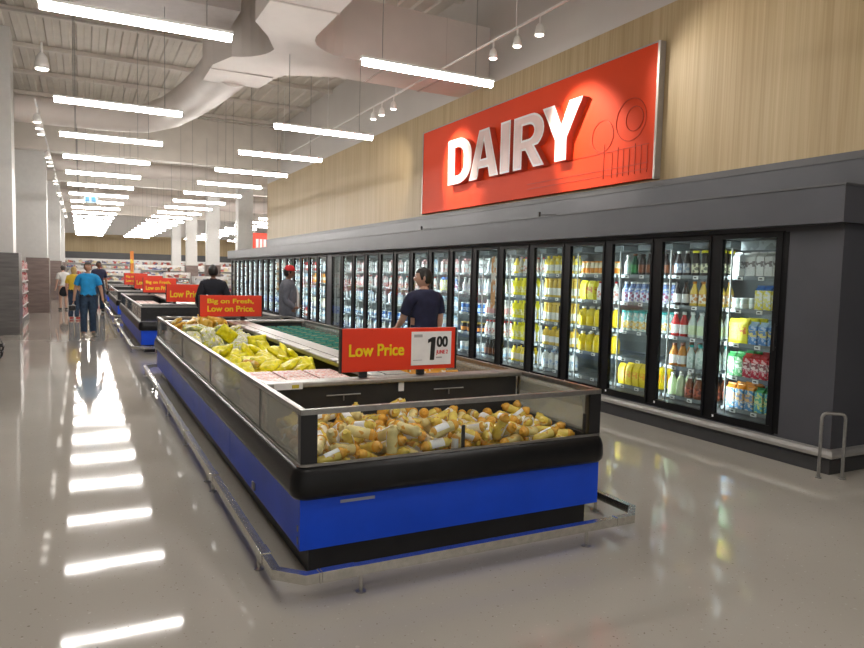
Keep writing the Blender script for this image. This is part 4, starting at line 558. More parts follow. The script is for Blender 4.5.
# ---------------------------------------------------------------- frozen goods
tube_y = mat('film_yellow', (.88,.66,.13), .2, coat=.3, var=.22, scale=14, spots=[((.70,.38,.06),22,.60),((.80,.74,.55),18,.66)])
tube_y2 = mat('film_pale', (.80,.68,.30), .22, var=.2, scale=12, spots=[((.78,.42,.07),20,.62)])
tube_o = mat('film_orange', (.82,.42,.05), .25, var=.15)
lab_w = mat('label_white', (.92,.93,.95), .4, var=.05)
def tube_proto(m, labphi, labz, lw_):
    r = .0318; L_ = .092; prof = []
    for i in range(9):
        z = -L_+.018+(2*L_-.036)*i/8; prof.append((r*(1+.06*math.sin(i*2.3)), z))
    o = MB().lathe([(.013,-L_-.008),(.011,-L_+.0),(.025,-L_+.010)]+prof+[(.029,L_-.012),(.018,L_-.004)], 12).build('frozen_roll', m)
    MB().lathe([(.032,L_-.036),(.0340,L_-.034),(.0335,L_-.020),(.024,L_-.004),(.011,L_+.004),(.013,L_+.010)], 12).build('end_cap', tube_o, o)
    q = MB(); n = 7; vs = []
    for j in (0,1):
        for i in range(n+1):
            a = labphi+(i/n-.5)*lw_; vs.append((math.cos(a)*.0348, math.sin(a)*.0348, labz+(j-.5)*.085))
    for j in (0,1):
        for i in range(n+1):
            a = labphi+(i/n-.5)*lw_; vs.append((math.cos(a)*.031, math.sin(a)*.031, labz+(j-.5)*.085))
    k = n+1
    q.add(vs, [(i,i+1,k+i+1,k+i) for i in range(n)]+[(2*k+i,3*k+i,3*k+i+1,2*k+i+1) for i in range(n)]+[(i,2*k+i,2*k+i+1,i+1) for i in range(n)]+[(k+i,k+i+1,3*k+i+1,3*k+i) for i in range(n)]+[(0,k,3*k,2*k),(n,2*k+n,3*k+n,k+n)])
    q.build('label', lab_w, o); return o
TP = [tube_proto(tube_y,0,.0,1.7), tube_proto(tube_y2,2.2,-.02,2.1), tube_proto(tube_y,4.2,.015,1.4)]
def bag_mesh(name, m, sx, sy, sz, seed):
    rnd = random.Random(seed); nx, ny = 14, 10; mb = MB(); top = []; bot = []
    ph = [rnd.uniform(0,6.3) for _ in range(6)]
    for j in range(ny+1):
        for i in range(nx+1):
            u = i/nx*2-1; v = j/ny*2-1
            hgt = min(1, max(0,(1-abs(u)**6))**.5)*min(1, max(0,(1-abs(v)**4))**.5)
            cr_ = .16*math.sin(u*7+ph[0]+v*3)+.13*math.sin(v*8+ph[1]-u*4)+.10*math.sin(u*13+v*11+ph[2])
            e = hgt*min(1.0,.86+.8*cr_+rnd.uniform(-.10,.10)); wv = 1-.05*hgt+.03*math.sin(v*9+ph[3])
            x = u*sx/2*wv; y = v*sy/2*(1-.05*abs(math.sin(u*6+ph[4])))*(1-.10*(1-abs(u)**2)*0)
            top.append((x,y,sz/2*e+.0015)); bot.append((x,y,-sz/2*e-.0015))
    k = nx+1; N_ = k*(ny+1); fs = []
    for j in range(ny):
        for i in range(nx):
            a = j*k+i; fs.append((a,a+1,a+k+1,a+k)); fs.append((N_+a,N_+a+k,N_+a+k+1,N_+a+1))
    for i in range(nx): fs.append((i,N_+i,N_+i+1,i+1)); a = ny*k+i; fs.append((a,a+1,N_+a+1,N_+a))
    for j in range(ny): a = j*k; fs.append((a,a+k,N_+a+k,N_+a)); a = j*k+nx; fs.append((a,N_+a,N_+a+k,a+k))
    mb.add(top+bot, fs, 0, True); return mb.build(name, m)
bag_y = mat('bag_yellow', (.95,.84,.02), .3, var=.10, scale=9, spots=[((.72,.70,.02),30,.62),((.98,.92,.35),40,.68)])
bag_w = mat('bag_white_green', (.72,.72,.55), .3, var=.1, scale=20, spots=[((.55,.62,.08),34,.53),((.80,.76,.08),28,.57),((.9,.9,.86),44,.58)])
bag_o = mat('bag_amber', (.78,.46,.06), .3, var=.15, spots=[((.85,.75,.4),16,.6)])
BP = {'bag': [bag_mesh('frozen_bag',bag_y,.200,.150,.066,s) for s in (1,2,3)], 'white': [bag_mesh('frozen_bag',bag_w,.200,.150,.061,s) for s in (4,5)], 'orange': [bag_mesh('frozen_bag',bag_o,.200,.150,.061,s) for s in (6,7)], 'tube': TP}
BI = {'bag': ('crumpled bright yellow bag in the heap in the middle of the left bay','bag','yellow bags in the left bay'),
      'white': ('white and green speckled bag in the heap behind the yellow bags','bag','white and green bags in the left bay'),
      'orange': ('amber bag in the farthest heap of the left bay','bag','amber bags in the left bay'),
      'tube': ('yellow wrapped frozen roll with orange cap in the heap behind the end glass','frozen roll','yellow frozen rolls in the end bay')}
fresh = {}
for kind, arr in SIM.items():
    for i, (x,y,z,a,b,c) in enumerate(arr):
        if kind == 'bag' and z > .93: continue
        p = BP[kind][i % len(BP[kind])]
        o = p if p.name not in fresh else copy_tree(p)
        fresh[p.name] = 1
        o.location = (x,y,z+(.0 if kind!='tube' else 0)); o.rotation_euler = (a,b,c); tag(o, BI[kind][0], BI[kind][1], BI[kind][2])

fresh2 = {}
def flat_pack(key, m, sx, sy, sz, strip=None):
    o = MB().bbox(-sx/2,sx/2,-sy/2,sy/2,0,sz,.008).build(key, m)
    if strip: MB().bbox(-sx*.32,sx*.1,-sy*.42,sy*.42,sz,sz+.002,.0008).build('label', strip, o)
    return o
PK = {}
def pack(key, name, m, size, strip, loc, rz, label, group, rx=0):
    if key not in PK: PK[key] = flat_pack(name, m, *size, strip); o = PK[key]
    else: o = copy_tree(PK[key])
    o.location = loc; o.rotation_euler = (rx,0,rz); tag(o, label, 'package', group)
red_pk = mat('pack_red_white', (.72,.50,.45), .4, var=.1, spots=[((.60,.07,.05),46,.54),((.78,.30,.15),34,.58),((.85,.8,.75),60,.6)])
teal = mat('pack_teal', (.015,.25,.19), .35, var=.15); tl = mat('pack_gold', (.75,.52,.08), .4, var=.2)
org = mat('pack_orange', (.85,.40,.03), .35, var=.2, spots=[((.85,.75,.6),20,.62)]); pink = mat('pack_pink', (.75,.45,.42), .4, var=.15, spots=[((.85,.8,.78),14,.5)])
for j in range(5):
    for i in range(3):
        for k in range(5):
            pack('red','frozen_pizza_box',red_pk,(.235,.165,.045),None,(1.18+i*.245,4.47+j*.172,.580+.052*k),random.uniform(-.03,.03),'speckled red and white flat box stacked before the yellow bags','red and white boxes in the left bay')
for j in range(24):
    y = 4.6+j*.225
    for i in range(4):
        x = 2.22+i*.19
        if y < 6.4: pack('org','frozen_food_box',org,(.17,.05,.15),None,(x,y,.65),0,'orange box standing at the near end of the right bay','orange boxes in the right bay',-.25)
        else: pack('teal','frozen_food_box',teal,(.17,.05,.17),tl,(x,y,.65),0,'dark green box with gold top label standing in the right bay','green boxes in the right bay',-.25)
for j in range(13):
    for i in range(3): pack('pink','frozen_meal_box',pink,(.22,.36,.14),None,(1.19+i*.245,15.4+j*.42,.580),0,'pink and white box in the left bay of the second freezer','pink boxes in the second freezer')
    for i in range(3): pack('wht','frozen_meal_box',bag_w,(.22,.36,.12),None,(2.25+i*.245,15.4+j*.42,.580),0,'pale green box in the right bay of the second freezer','pale boxes in the second freezer')

# ---------------------------------------------------------------- dairy cases
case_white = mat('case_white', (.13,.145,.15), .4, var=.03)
shelf_m = mat('shelf_wire', (.22,.24,.25), .35, metal=.3, var=.1)
led = mat('case_led', (1,1,1), .5, emit=22, ecol=(.86,.97,1))
door_glass = glass_mat('door_glass', (.93,.97,.96), 1.5)
tagw = mat('tag_white', (.85,.85,.83), .5)
SH = [.355,.68,1.01,1.35,1.675]
def make_case(tags):
    t = empty('dairy_case')
    # door: outer frame, local y 0..PT, x 0 = front
    d = MB().box(-.012,.03,.055,.085,.245,2.07).box(-.012,.03,PT-.085,PT-.055,.245,2.07).box(-.012,.03,.085,PT-.085,.245,.30).box(-.012,.03,.085,PT-.085,2.03,2.07).build('door', black_frame, t)
    MB().box(.004,.012,.085,PT-.085,.30,2.03).build('glass_pane', door_glass, d)
    MB().bbox(-.040,-.030,.062,.074,1.0,1.25,.003).box(-.030,-.012,.064,.072,1.02,1.03).box(-.030,-.012,.064,.072,1.22,1.23).build('handle', black_plastic, d)
    MB().box(-.014,-.0125,PT-.082,PT-.062,.262,.285).build('sticker', paper, d)
    for qa, qb in ((0,.055),(PT-.055,PT)): MB().box(-.004,.06,qa,qb,.24,2.075).build('mullion', black_frame, t)
    MB().box(-.004,.06,.052,PT-.052,2.068,2.075).build('head_frame', black_frame, t)
    for qa, qb in ((.004,.046),(PT-.046,PT-.004)): MB().box(.0605,.064,qa,qb,.33,1.98).build('light_strip', led, t)
    MB().cyl((.115,PT-.10,.3),(.115,PT-.10,1.95),.010,8).cyl((.115,.10,.3),(.115,.10,1.95),.010,8).build('shelf_upright', steel, t)
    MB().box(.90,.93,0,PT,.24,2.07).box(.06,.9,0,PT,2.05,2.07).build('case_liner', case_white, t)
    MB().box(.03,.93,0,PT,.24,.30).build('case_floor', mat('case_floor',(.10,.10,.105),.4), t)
    MB().bbox(.35,.75,.12,.66,1.965,2.04,.01).cyl((.55,.39,1.97),(.55,.39,1.96),.13,16).build('evaporator', case_white, t)
    for z in SH:
        s = MB().box(.16,.172,.02,PT-.02,z-.035,z+.002)
        for q in range(16): s.cyl((.165,.045+q*.0465,z-.008),(.78,.045+q*.0465,z-.008),.004,4)
        for q in (.3,.5,.76): s.cyl((q,.02,z-.014),(q,PT-.02,z-.014),.005,4)
        s = s.build('shelf', shelf_m, t)
        if tags:
            for q in (.17,.38,.62): MB().box(.155,.16,q-.032,q+.032,z-.042,z-.006).box(.1535,.155,q-.012,q+.02,z-.03,z-.018,1).build('price_tag', [tagw, black_ink], s)
    return t
contents = ['cartons and pouches','dark and clear bottles','a green bottle and orange drinks','yellow jugs','gold and white bottles','bright yellow jugs','an orange banner inside','blue and white tubs','white jugs','pale cartons','pink cartons','red and pale cartons','white cartons','blue cartons','striped cartons','mixed cartons']
cp = make_case(True); cf = make_case(False); first = {'a': True, 'b': True}
cf.name = 'dairy_case'
for i in range(NB):
    o = cp if i == 0 else copy_tree(cp)
    o.location = (WX, A0+PT*i, 0)
    tag(o, 'black framed glass door case, %s from the right, with %s' % (ORD[i], contents[i]), 'fridge', 'near bank of dairy cases')
for i in range(NB):
    o = cf if i == 0 else copy_tree(cf)
    o.location = (WX, A1+PT*i, 0)
    tag(o, 'black framed glass door case in the far bank, %s from the dividing pillar' % ORD[i], 'fridge', 'far bank of dairy cases')
for loc_ in (A0+.03, E0-.006, A1+.002, E1-.006):
    struct('wall_case_end', MB().box(WX+.07,WX+.90,loc_,loc_+.004,.30,2.05), white_plastic)
for (ya, yb) in ((4.03,A0+.125),(E0-.055,E0),(A1-.0,A1+.06),(E1-.055,E1)):
    struct('trim_7', MB().box(WX-.006,WX+.07,ya,yb,.235,2.082), black_frame)
struct('trim_8', MB().box(WX-.008,WX+.02,4.03,E0,2.065,2.085).box(WX-.008,WX+.02,4.03,E0,.228,.248).box(WX-.008,WX+.02,A1,E1,2.065,2.085), black_frame)

# products: each kind is built once and then copied
def pm(n, c, **k): return mat('p_'+n, c, k.pop('rough', .3), var=k.pop('var', .08), **k)
W_ = pm('white',(.80,.80,.78)); Yw = pm('yellow',(.88,.66,.02)); Am = pm('amber',(.50,.20,.03)); Rd = pm('red',(.50,.02,.02)); Gr = pm('green',(.05,.32,.09))
Bl = pm('blue',(.06,.20,.60)); Lb = pm('pale_blue',(.42,.60,.78)); Or = pm('orange',(.85,.32,.03)); Dk = pm('dark',(.03,.02,.02)); Cl = pm('clear',(.55,.62,.58)); Te = pm('teal',(.05,.45,.42))
Gd = pm('gold',(.72,.50,.08)); Pk = pm('pink',(.80,.42,.42)); Br = pm('brown',(.22,.07,.03)); Cr = pm('cream',(.80,.72,.52)); Pg = pm('pale_green',(.60,.70,.45)); Bg = pm('bright_yellow',(.92,.82,.03)); Dg = pm('dark_green',(.01,.10,.05))
mott = {}
def mot(a, b, key):
    if key not in mott: mott[key] = pm(key, a, spots=[(b, 26, .5)])
    return mott[key]
def carton(w, d, h, body, band, top):
    hb = h*.80; o = MB().box(-d/2,d/2,-w/2,w/2,0,hb*.42,0).box(-d/2,d/2,-w/2,w/2,hb*.42,hb*.78,1).box(-d/2,d/2,-w/2,w/2,hb*.78,hb,0)
    vs = [(-d/2,-w/2,hb),(d/2,-w/2,hb),(d/2,w/2,hb),(-d/2,w/2,hb),(0,-w/2+.004,h*.95),(0,w/2-.004,h*.95)]
    o.add(vs, [(0,1,4),(2,3,5),(1,2,5,4),(3,0,4,5)], 2).box(-.003,.003,-w/2,w/2,h*.94,h,2)
    return o.build('milk_carton', [body, band, top])
def bottle(r, h, body, label, cap, name='drink_bottle', neck=.4):
    o = MB().lathe([(r*.9,0),(r,.01),(r,h*.12),(r*1.01,h*.13),(r*1.01,h*.48),(r,h*.49),(r*.96,h*.58),(r*neck*1.2,h*.80),(r*neck,h*.86),(r*neck,h*.9)], 12, mis=[0,0,1,1,1,0,0,0,0])
    b = o.build(name, [body, label])
    MB().lathe([(r*neck*1.25,h*.9),(r*neck*1.25,h*.985),(r*neck*1.1,h)], 10).build('cap', cap, b); return b
def jug(r, h, body, label, cap):
    b = MB().lathe([(r*.92,0),(r,.015),(r,h*.18),(r*1.01,h*.19),(r*1.01,h*.5),(r,h*.51),(r*.98,h*.6),(r*.72,h*.78),(r*.36,h*.88),(r*.34,h*.92)], 12, mis=[0,0,1,1,1,0,0,0,0]).build('milk_jug', [body, label])
    MB().tube([(-r*.5,0,h*.84),(-r*.98,0,h*.80),(-r*1.08,0,h*.62),(-r*.95,0,h*.5)], .009, 6).build('handle', body, b)
    MB().lathe([(r*.42,h*.91),(r*.42,h*.99),(r*.36,h)], 10).build('cap', cap, b); return b
def pouch(w, h, body, band):
    n = 6; vs = []
    for j in range(n+1):
        z = h*j/n; t = .035*math.sin(PI*min(1,(j+.9)/(n+.9)))**.5+.003
        for (sx, sy) in ((-1,-1),(1,-1),(1,1),(-1,1)): vs.append((sx*t, sy*w/2*(1-.05*math.sin(j*1.9)), z))
    o = MB()
    for j in range(n): o.add([vs[j*4+i] for i in range(4)]+[vs[j*4+4+i] for i in range(4)], [(i,(i+1)%4,4+(i+1)%4,4+i) for i in range(4)], 1 if j in (2,3) else 0)
    o.add(vs[:4], [(3,2,1,0)]); o.add(vs[-4:], [(0,1,2,3)]); return o.build('drink_pouch', [body, band])
SPEC = {
 'c_white': ('white gable top carton', lambda: carton(.085,.085,.24,W_,mot((.75,.75,.74),(.25,.22,.22),'white_print'),W_)),
 'c_ywb': ('yellow and blue carton', lambda: carton(.083,.075,.24,mot((.85,.75,.10),(.75,.80,.85),'yw'),mot((.85,.80,.3),(.85,.85,.8),'yw2'),Bl)),
 'c_yel': ('bright yellow packet', lambda: pouch(.112,.245,Bg,mot((.92,.75,.03),(.75,.18,.03),'yr'))),
 'c_blu': ('blue and gold carton', lambda: carton(.090,.075,.225,mot((.12,.30,.66),(.55,.65,.8),'bb'),mot((.85,.70,.25),(.15,.3,.6),'bg'),Lb)),
 'c_grn': ('green and white carton', lambda: carton(.084,.075,.24,mot((.12,.42,.14),(.55,.7,.5),'gg'),mot((.70,.78,.68),(.2,.4,.2),'gw'),Gr)),
 'c_red': ('red and white carton', lambda: carton(.084,.075,.24,mot((.62,.04,.05),(.8,.5,.5),'rr'),mot((.82,.66,.64),(.3,.08,.1),'rw'),Rd)),
 'c_org': ('orange and blue carton', lambda: carton(.088,.075,.25,mot((.10,.30,.60),(.85,.75,.6),'ob'),mot((.82,.50,.22),(.2,.3,.5),'oo'),Or)),
 'c_gbl': ('green and blue carton', lambda: carton(.088,.075,.245,mot((.10,.40,.55),(.7,.75,.2),'gb'),mot((.75,.72,.35),(.1,.45,.3),'gy'),Gr)),
 'c_cup': ('clear lidded cup', lambda: bottle(.042,.11,Cl,W_,W_,'drink_cup',.8)),
 'b_dkw': ('dark bottle with white cap', lambda: bottle(.042,.27,Dk,mot((.6,.62,.65),(.3,.35,.45),'sl'),W_)),
 'b_dky': ('dark bottle with yellow cap and pale label', lambda: bottle(.042,.27,Dk,mot((.75,.72,.5),(.2,.2,.15),'yl'),Bg,neck=.7)),
 'b_dwl': ('black necked bottle with white label', lambda: bottle(.040,.26,Dk,W_,Dk)),
 'b_amb': ('amber bottle with pale label', lambda: bottle(.044,.265,Gd,mot((.8,.75,.65),(.6,.3,.1),'al'),Am)),
 'b_red': ('red juice bottle with white cap', lambda: bottle(.046,.265,Rd,W_,W_)),
 'b_clr': ('clear pale bottle with white cap', lambda: bottle(.046,.27,Cl,Pg,W_)),
 'b_brn': ('amber brown round bottle with white label', lambda: bottle(.052,.25,Am,W_,Br)),
 'b_tcl': ('clear bottle with teal cap', lambda: bottle(.045,.25,Cl,mot((.6,.66,.62),(.4,.5,.45),'cl'),Te)),
 'b_pgr': ('pale green bottle with white cap', lambda: bottle(.052,.25,Pg,Pg,W_)),
 'b_drd': ('dark red brown bottle with white cap', lambda: bottle(.052,.235,Br,mot((.45,.12,.07),(.15,.04,.03),'db'),W_)),
 'b_grn': ('dark green bottle with brown cap', lambda: bottle(.050,.25,Dg,Gr,Br)),
 'b_blk': ('almost black bottle', lambda: bottle(.046,.25,Dk,Br,Dk)),
 'b_blw': ('white and blue labelled bottle', lambda: bottle(.046,.245,mot((.75,.78,.82),(.2,.3,.6),'wb'),mot((.7,.72,.85),(.4,.1,.2),'wb2'),W_)),
 'b_tor': ('white bottle with orange label and teal cap', lambda: bottle(.047,.24,mot((.75,.78,.74),(.3,.6,.6),'tw'),mot((.82,.55,.15),(.8,.75,.6),'to'),Te,neck=.7)),
 'p_yor': ('yellow and orange pouch', lambda: pouch(.095,.25,Yw,mot((.85,.62,.05),(.85,.35,.03),'yo'))),
 'p_org': ('orange capped short bottle', lambda: bottle(.036,.17,Cr,Or,Or,neck=.7)),
 'j_yel': ('yellow milk jug', lambda: jug(.066,.25,mot((.86,.68,.04),(.8,.6,.02),'jy'),Yw,W_)),
 'j_ylw': ('yellow and white milk jug', lambda: jug(.052,.25,mot((.86,.76,.30),(.85,.65,.05),'jw'),W_,Yw)),
 'b_gdw': ('gold topped white bottle', lambda: bottle(.045,.265,Gd,W_,Gd,neck=.75)),
 'j_gdw': ('gold and white jug', lambda: jug(.060,.25,Gd,W_,Yw)),
 'j_wht': ('white milk jug', lambda: jug(.058,.25,W_,mot((.78,.80,.82),(.4,.5,.7),'jl'),Lb)),
 'j_bry': ('bright yellow jug', lambda: jug(.056,.26,Bg,mot((.85,.8,.4),(.8,.7,.05),'jb'),Bg)),
 'b_ydk': ('yellow bottle with dark cap', lambda: bottle(.048,.25,Yw,Cr,Dk)),
 'b_mix': ('cream bottle with pink cap', lambda: bottle(.042,.25,Cr,mot((.75,.5,.2),(.8,.8,.7),'mx'),Pk)),
 'b_wht': ('white bottle with pale cap', lambda: bottle(.040,.24,W_,mot((.8,.8,.82),(.65,.65,.8),'ww'),W_)),
 'b_pnk': ('white bottle with pink label', lambda: bottle(.042,.24,W_,Pk,W_)),
 'b_wrd': ('white bottle with red cap', lambda: bottle(.042,.24,W_,mot((.8,.75,.72),(.7,.3,.25),'wr'),Rd)),
 't_blu': ('blue and white tub', lambda: bottle(.055,.16,Bl,mot((.3,.45,.75),(.8,.85,.9),'tb'),W_,'dairy_tub',.85)),
 't_org': ('orange tub with dark base', lambda: bottle(.060,.16,Dk,Or,Gd,'dairy_tub',.85)),
 't_wht': ('white tub', lambda: bottle(.055,.14,W_,Lb,W_,'dairy_tub',.85)),
 'c_pal': ('pale blue carton', lambda: carton(.085,.085,.24,mot((.70,.76,.80),(.35,.5,.7),'pb'),W_,Lb)),
 'c_pnk': ('pink and white carton', lambda: carton(.085,.085,.24,mot((.80,.66,.64),(.75,.3,.3),'pk'),W_,Pk)),
}
PROT = {}
SW = ['bottom','fourth','middle','second','top']
def put(key, door, sh, x, y, where, grp):
    desc, fn = SPEC[key]
    if key not in PROT: PROT[key] = fn(); o = PROT[key]
    else: o = copy_tree(PROT[key])
    o.location = (x, y, SH[sh]-.003); o.rotation_euler.z = random.uniform(-.06,.06)
    tag(o, '%s, %s shelf, %s' % (desc, SW[sh], where), {'c':'carton','b':'bottle','p':'pouch','j':'jug','t':'tub'}[key[0]] if key != 'p_org' and key != 'c_yel' and key != 'c_cup' else {'p_org':'bottle','c_yel':'packet','c_cup':'cup'}[key], grp)
# per door, shelves from top to bottom, items listed from the left of the photo (far) to the right
L0 = ['b_wht','b_pnk','b_wrd','c_pal','t_wht']
DOORS = [
 [['c_white','','c_white','c_white','c_white','c_white'],['c_cup','c_cup','','c_ywb','c_ywb','c_ywb'],['c_yel','c_yel','c_blu','c_blu','c_blu'],['c_grn','c_grn','c_red','c_red','c_red','c_red'],['c_org','c_org','c_org','c_gbl','c_gbl']],
 [['b_dkw','b_dkw','b_dky','b_dky','b_dky'],['b_dwl','b_dwl','b_amb','b_amb','b_amb'],['b_red','b_red','b_clr','b_clr','b_clr'],['b_brn','b_brn','b_tcl','b_tcl','b_tcl'],['b_pgr','b_pgr','b_drd','b_drd','b_drd']],
 [['b_wht','b_grn','b_blk','b_blk','b_blk'],['b_blw']*6,['b_tor']*6,[],['p_yor']*5],
 [['p_org']*7,['c_yel','c_yel','b_wrd','b_wrd'],['j_yel']*4,['j_yel']*4,[]],
 [['j_ylw']*5,['b_gdw']*6,['b_gdw']*6,['j_gdw']*4,['j_wht']*4],
 [['b_ydk','b_mix','b_wrd','b_wrd','b_wrd'],['j_bry']*4+['b_wht'],['j_bry']*4+['b_wht'],['j_bry']*4+['b_wht'],['b_ydk']*4+['b_wht']],
 [['b_wht']*5,['b_wht']*5,['b_pnk']*6,['b_wrd']*6,['b_blk']*3+['t_wht']*2],
 [['c_pnk']*2+['c_white']*3,['b_wht']*4,['t_blu']*4,['t_org']*3,['t_wht']*4],
 [['c_pnk']*4,['c_ywb']*3+['b_blw']*2,['c_pal']*5,['c_pal']*5,['t_wht']*4],
]
for i in range(9, 16):
    a = [['c_white','c_pnk','c_pal'],['c_pnk','b_wrd'],['b_wht','c_pal'],['t_wht','t_blu'],['c_pal','b_wht']]
    DOORS.append([[random.choice(q)]*2+[random.choice(q)]*2 for q in a])
for di, rows in enumerate(DOORS):
    for r, items in enumerate(rows):
        sh = 4-r; n = len(items)
        if not n: continue
        ya = A0+PT*di+.16; yb = A0+PT*(di+1)-.035
        if di == 0: ya += .04
        for depth in range(3 if di < 3 else 2 if di < 8 else 1):
            for q, key in enumerate(items):
                if not key: continue
                if depth and key[0] == 'c' and di < 2 and random.random() < .2: continue
                y = yb-(q+.5)*(yb-ya)/n; xx = WX+.235+depth*(.145 if key[0] == 'j' else .13)
                put(key, di, sh, xx, y, '%s door from the right' % ORD[di], 'products behind the %s glass door' % ORD[di])
# banner inside the seventh door and top card
o = MB().bbox(WX+.10,WX+.108,A0+PT*6+.30,A0+PT*6+.42,1.12,1.93,.003)
b = o.build('hanging_banner', mat('banner_orange',(.80,.36,.10),.5,spots=[((.85,.8,.7),7,.5)]), None, (WX+.1,A0+PT*6+.36,1.12))
tag(b, 'narrow orange vertical banner hanging inside the seventh glass door from the right', 'banner')
b = MB().bbox(WX+.20,WX+.205,A0+.2,A0+.66,1.93,2.02,.002).build('hanging_card', mat('card_pale',(.55,.60,.62),.4,spots=[((.35,.38,.4),8,.5)]), None, (WX+.2,A0+.4,1.93))
tag(b, 'pale card hanging at the top inside the first glass door from the right', 'card')
# far bank: simple products, their parts too small to show
def simple(name, mats, r, h): return MB().lathe([(r,0),(r,h*.3),(r,h*.32),(r,h*.6),(r*.55,h*.82),(r*.5,h)],8,mis=[0,1,1,0,0]).build(name, mats)
fk = [('white','milk_bottle',[W_,Lb]),('pale blue','milk_bottle',[Lb,W_]),('red','juice_bottle',[Rd,W_]),('orange','juice_bottle',[Or,Cr]),('cream','milk_bottle',[Cr,W_]),('green','juice_bottle',[Gr,W_])]
fp = {}
for di in range(NB):
    for sh in range(5):
        c = random.choices(range(6), [6,3,1.2,.8,2,.5])[0] if di > 3 else random.choices(range(6), [5,2,2.5,2,2,.5])[0]
        for q in range(4):
            col, nm, ms = fk[c]
            if c not in fp: fp[c] = simple(nm, ms, .06, .25); o = fp[c]
            else: o = copy_tree(fp[c])
            o.location = (WX+.24, A1+PT*di+.16+q*.155, SH[sh]-.003)
            tag(o, '%s bottle, %s shelf of the far bank, %s door from the pillar' % (col, SW[sh], ORD[di]), 'bottle', 'products in the far bank')

# ---------------------------------------------------------------- hoop guard by the corner
hb = [(5.46,3.47,0),(5.46,3.47,.50)]
p0, p1 = Vector((5.455,3.475,0)), Vector((5.60,3.365,0)); path = [p0, p0+Vector((0,0,.50))]
d = (p1-p0); 
for i in range(1,7):
    a = PI/2*i/6; path.append(p0+d*.2*(1-math.cos(a))+Vector((0,0,.50+.045*math.sin(a))))
for i in range(0,7):
    a = PI/2*i/6; path.append(p1-d*.2*(1-math.sin(a))+Vector((0,0,.50+.045*math.cos(a))))
path.append(p1)
hoop = empty('hoop_guard', p0.lerp(p1,.5)); tag(hoop, 'short stainless hoop guard rail standing at the cooler corner', 'guard rail')
MB().tube(path, .0135, 12).build('bent_pipe', steel, hoop)
for p in (p0,p1): MB().cyl(p, p+Vector((0,0,.008)), .026, 14).build('floor_flange', steel_dark, hoop)

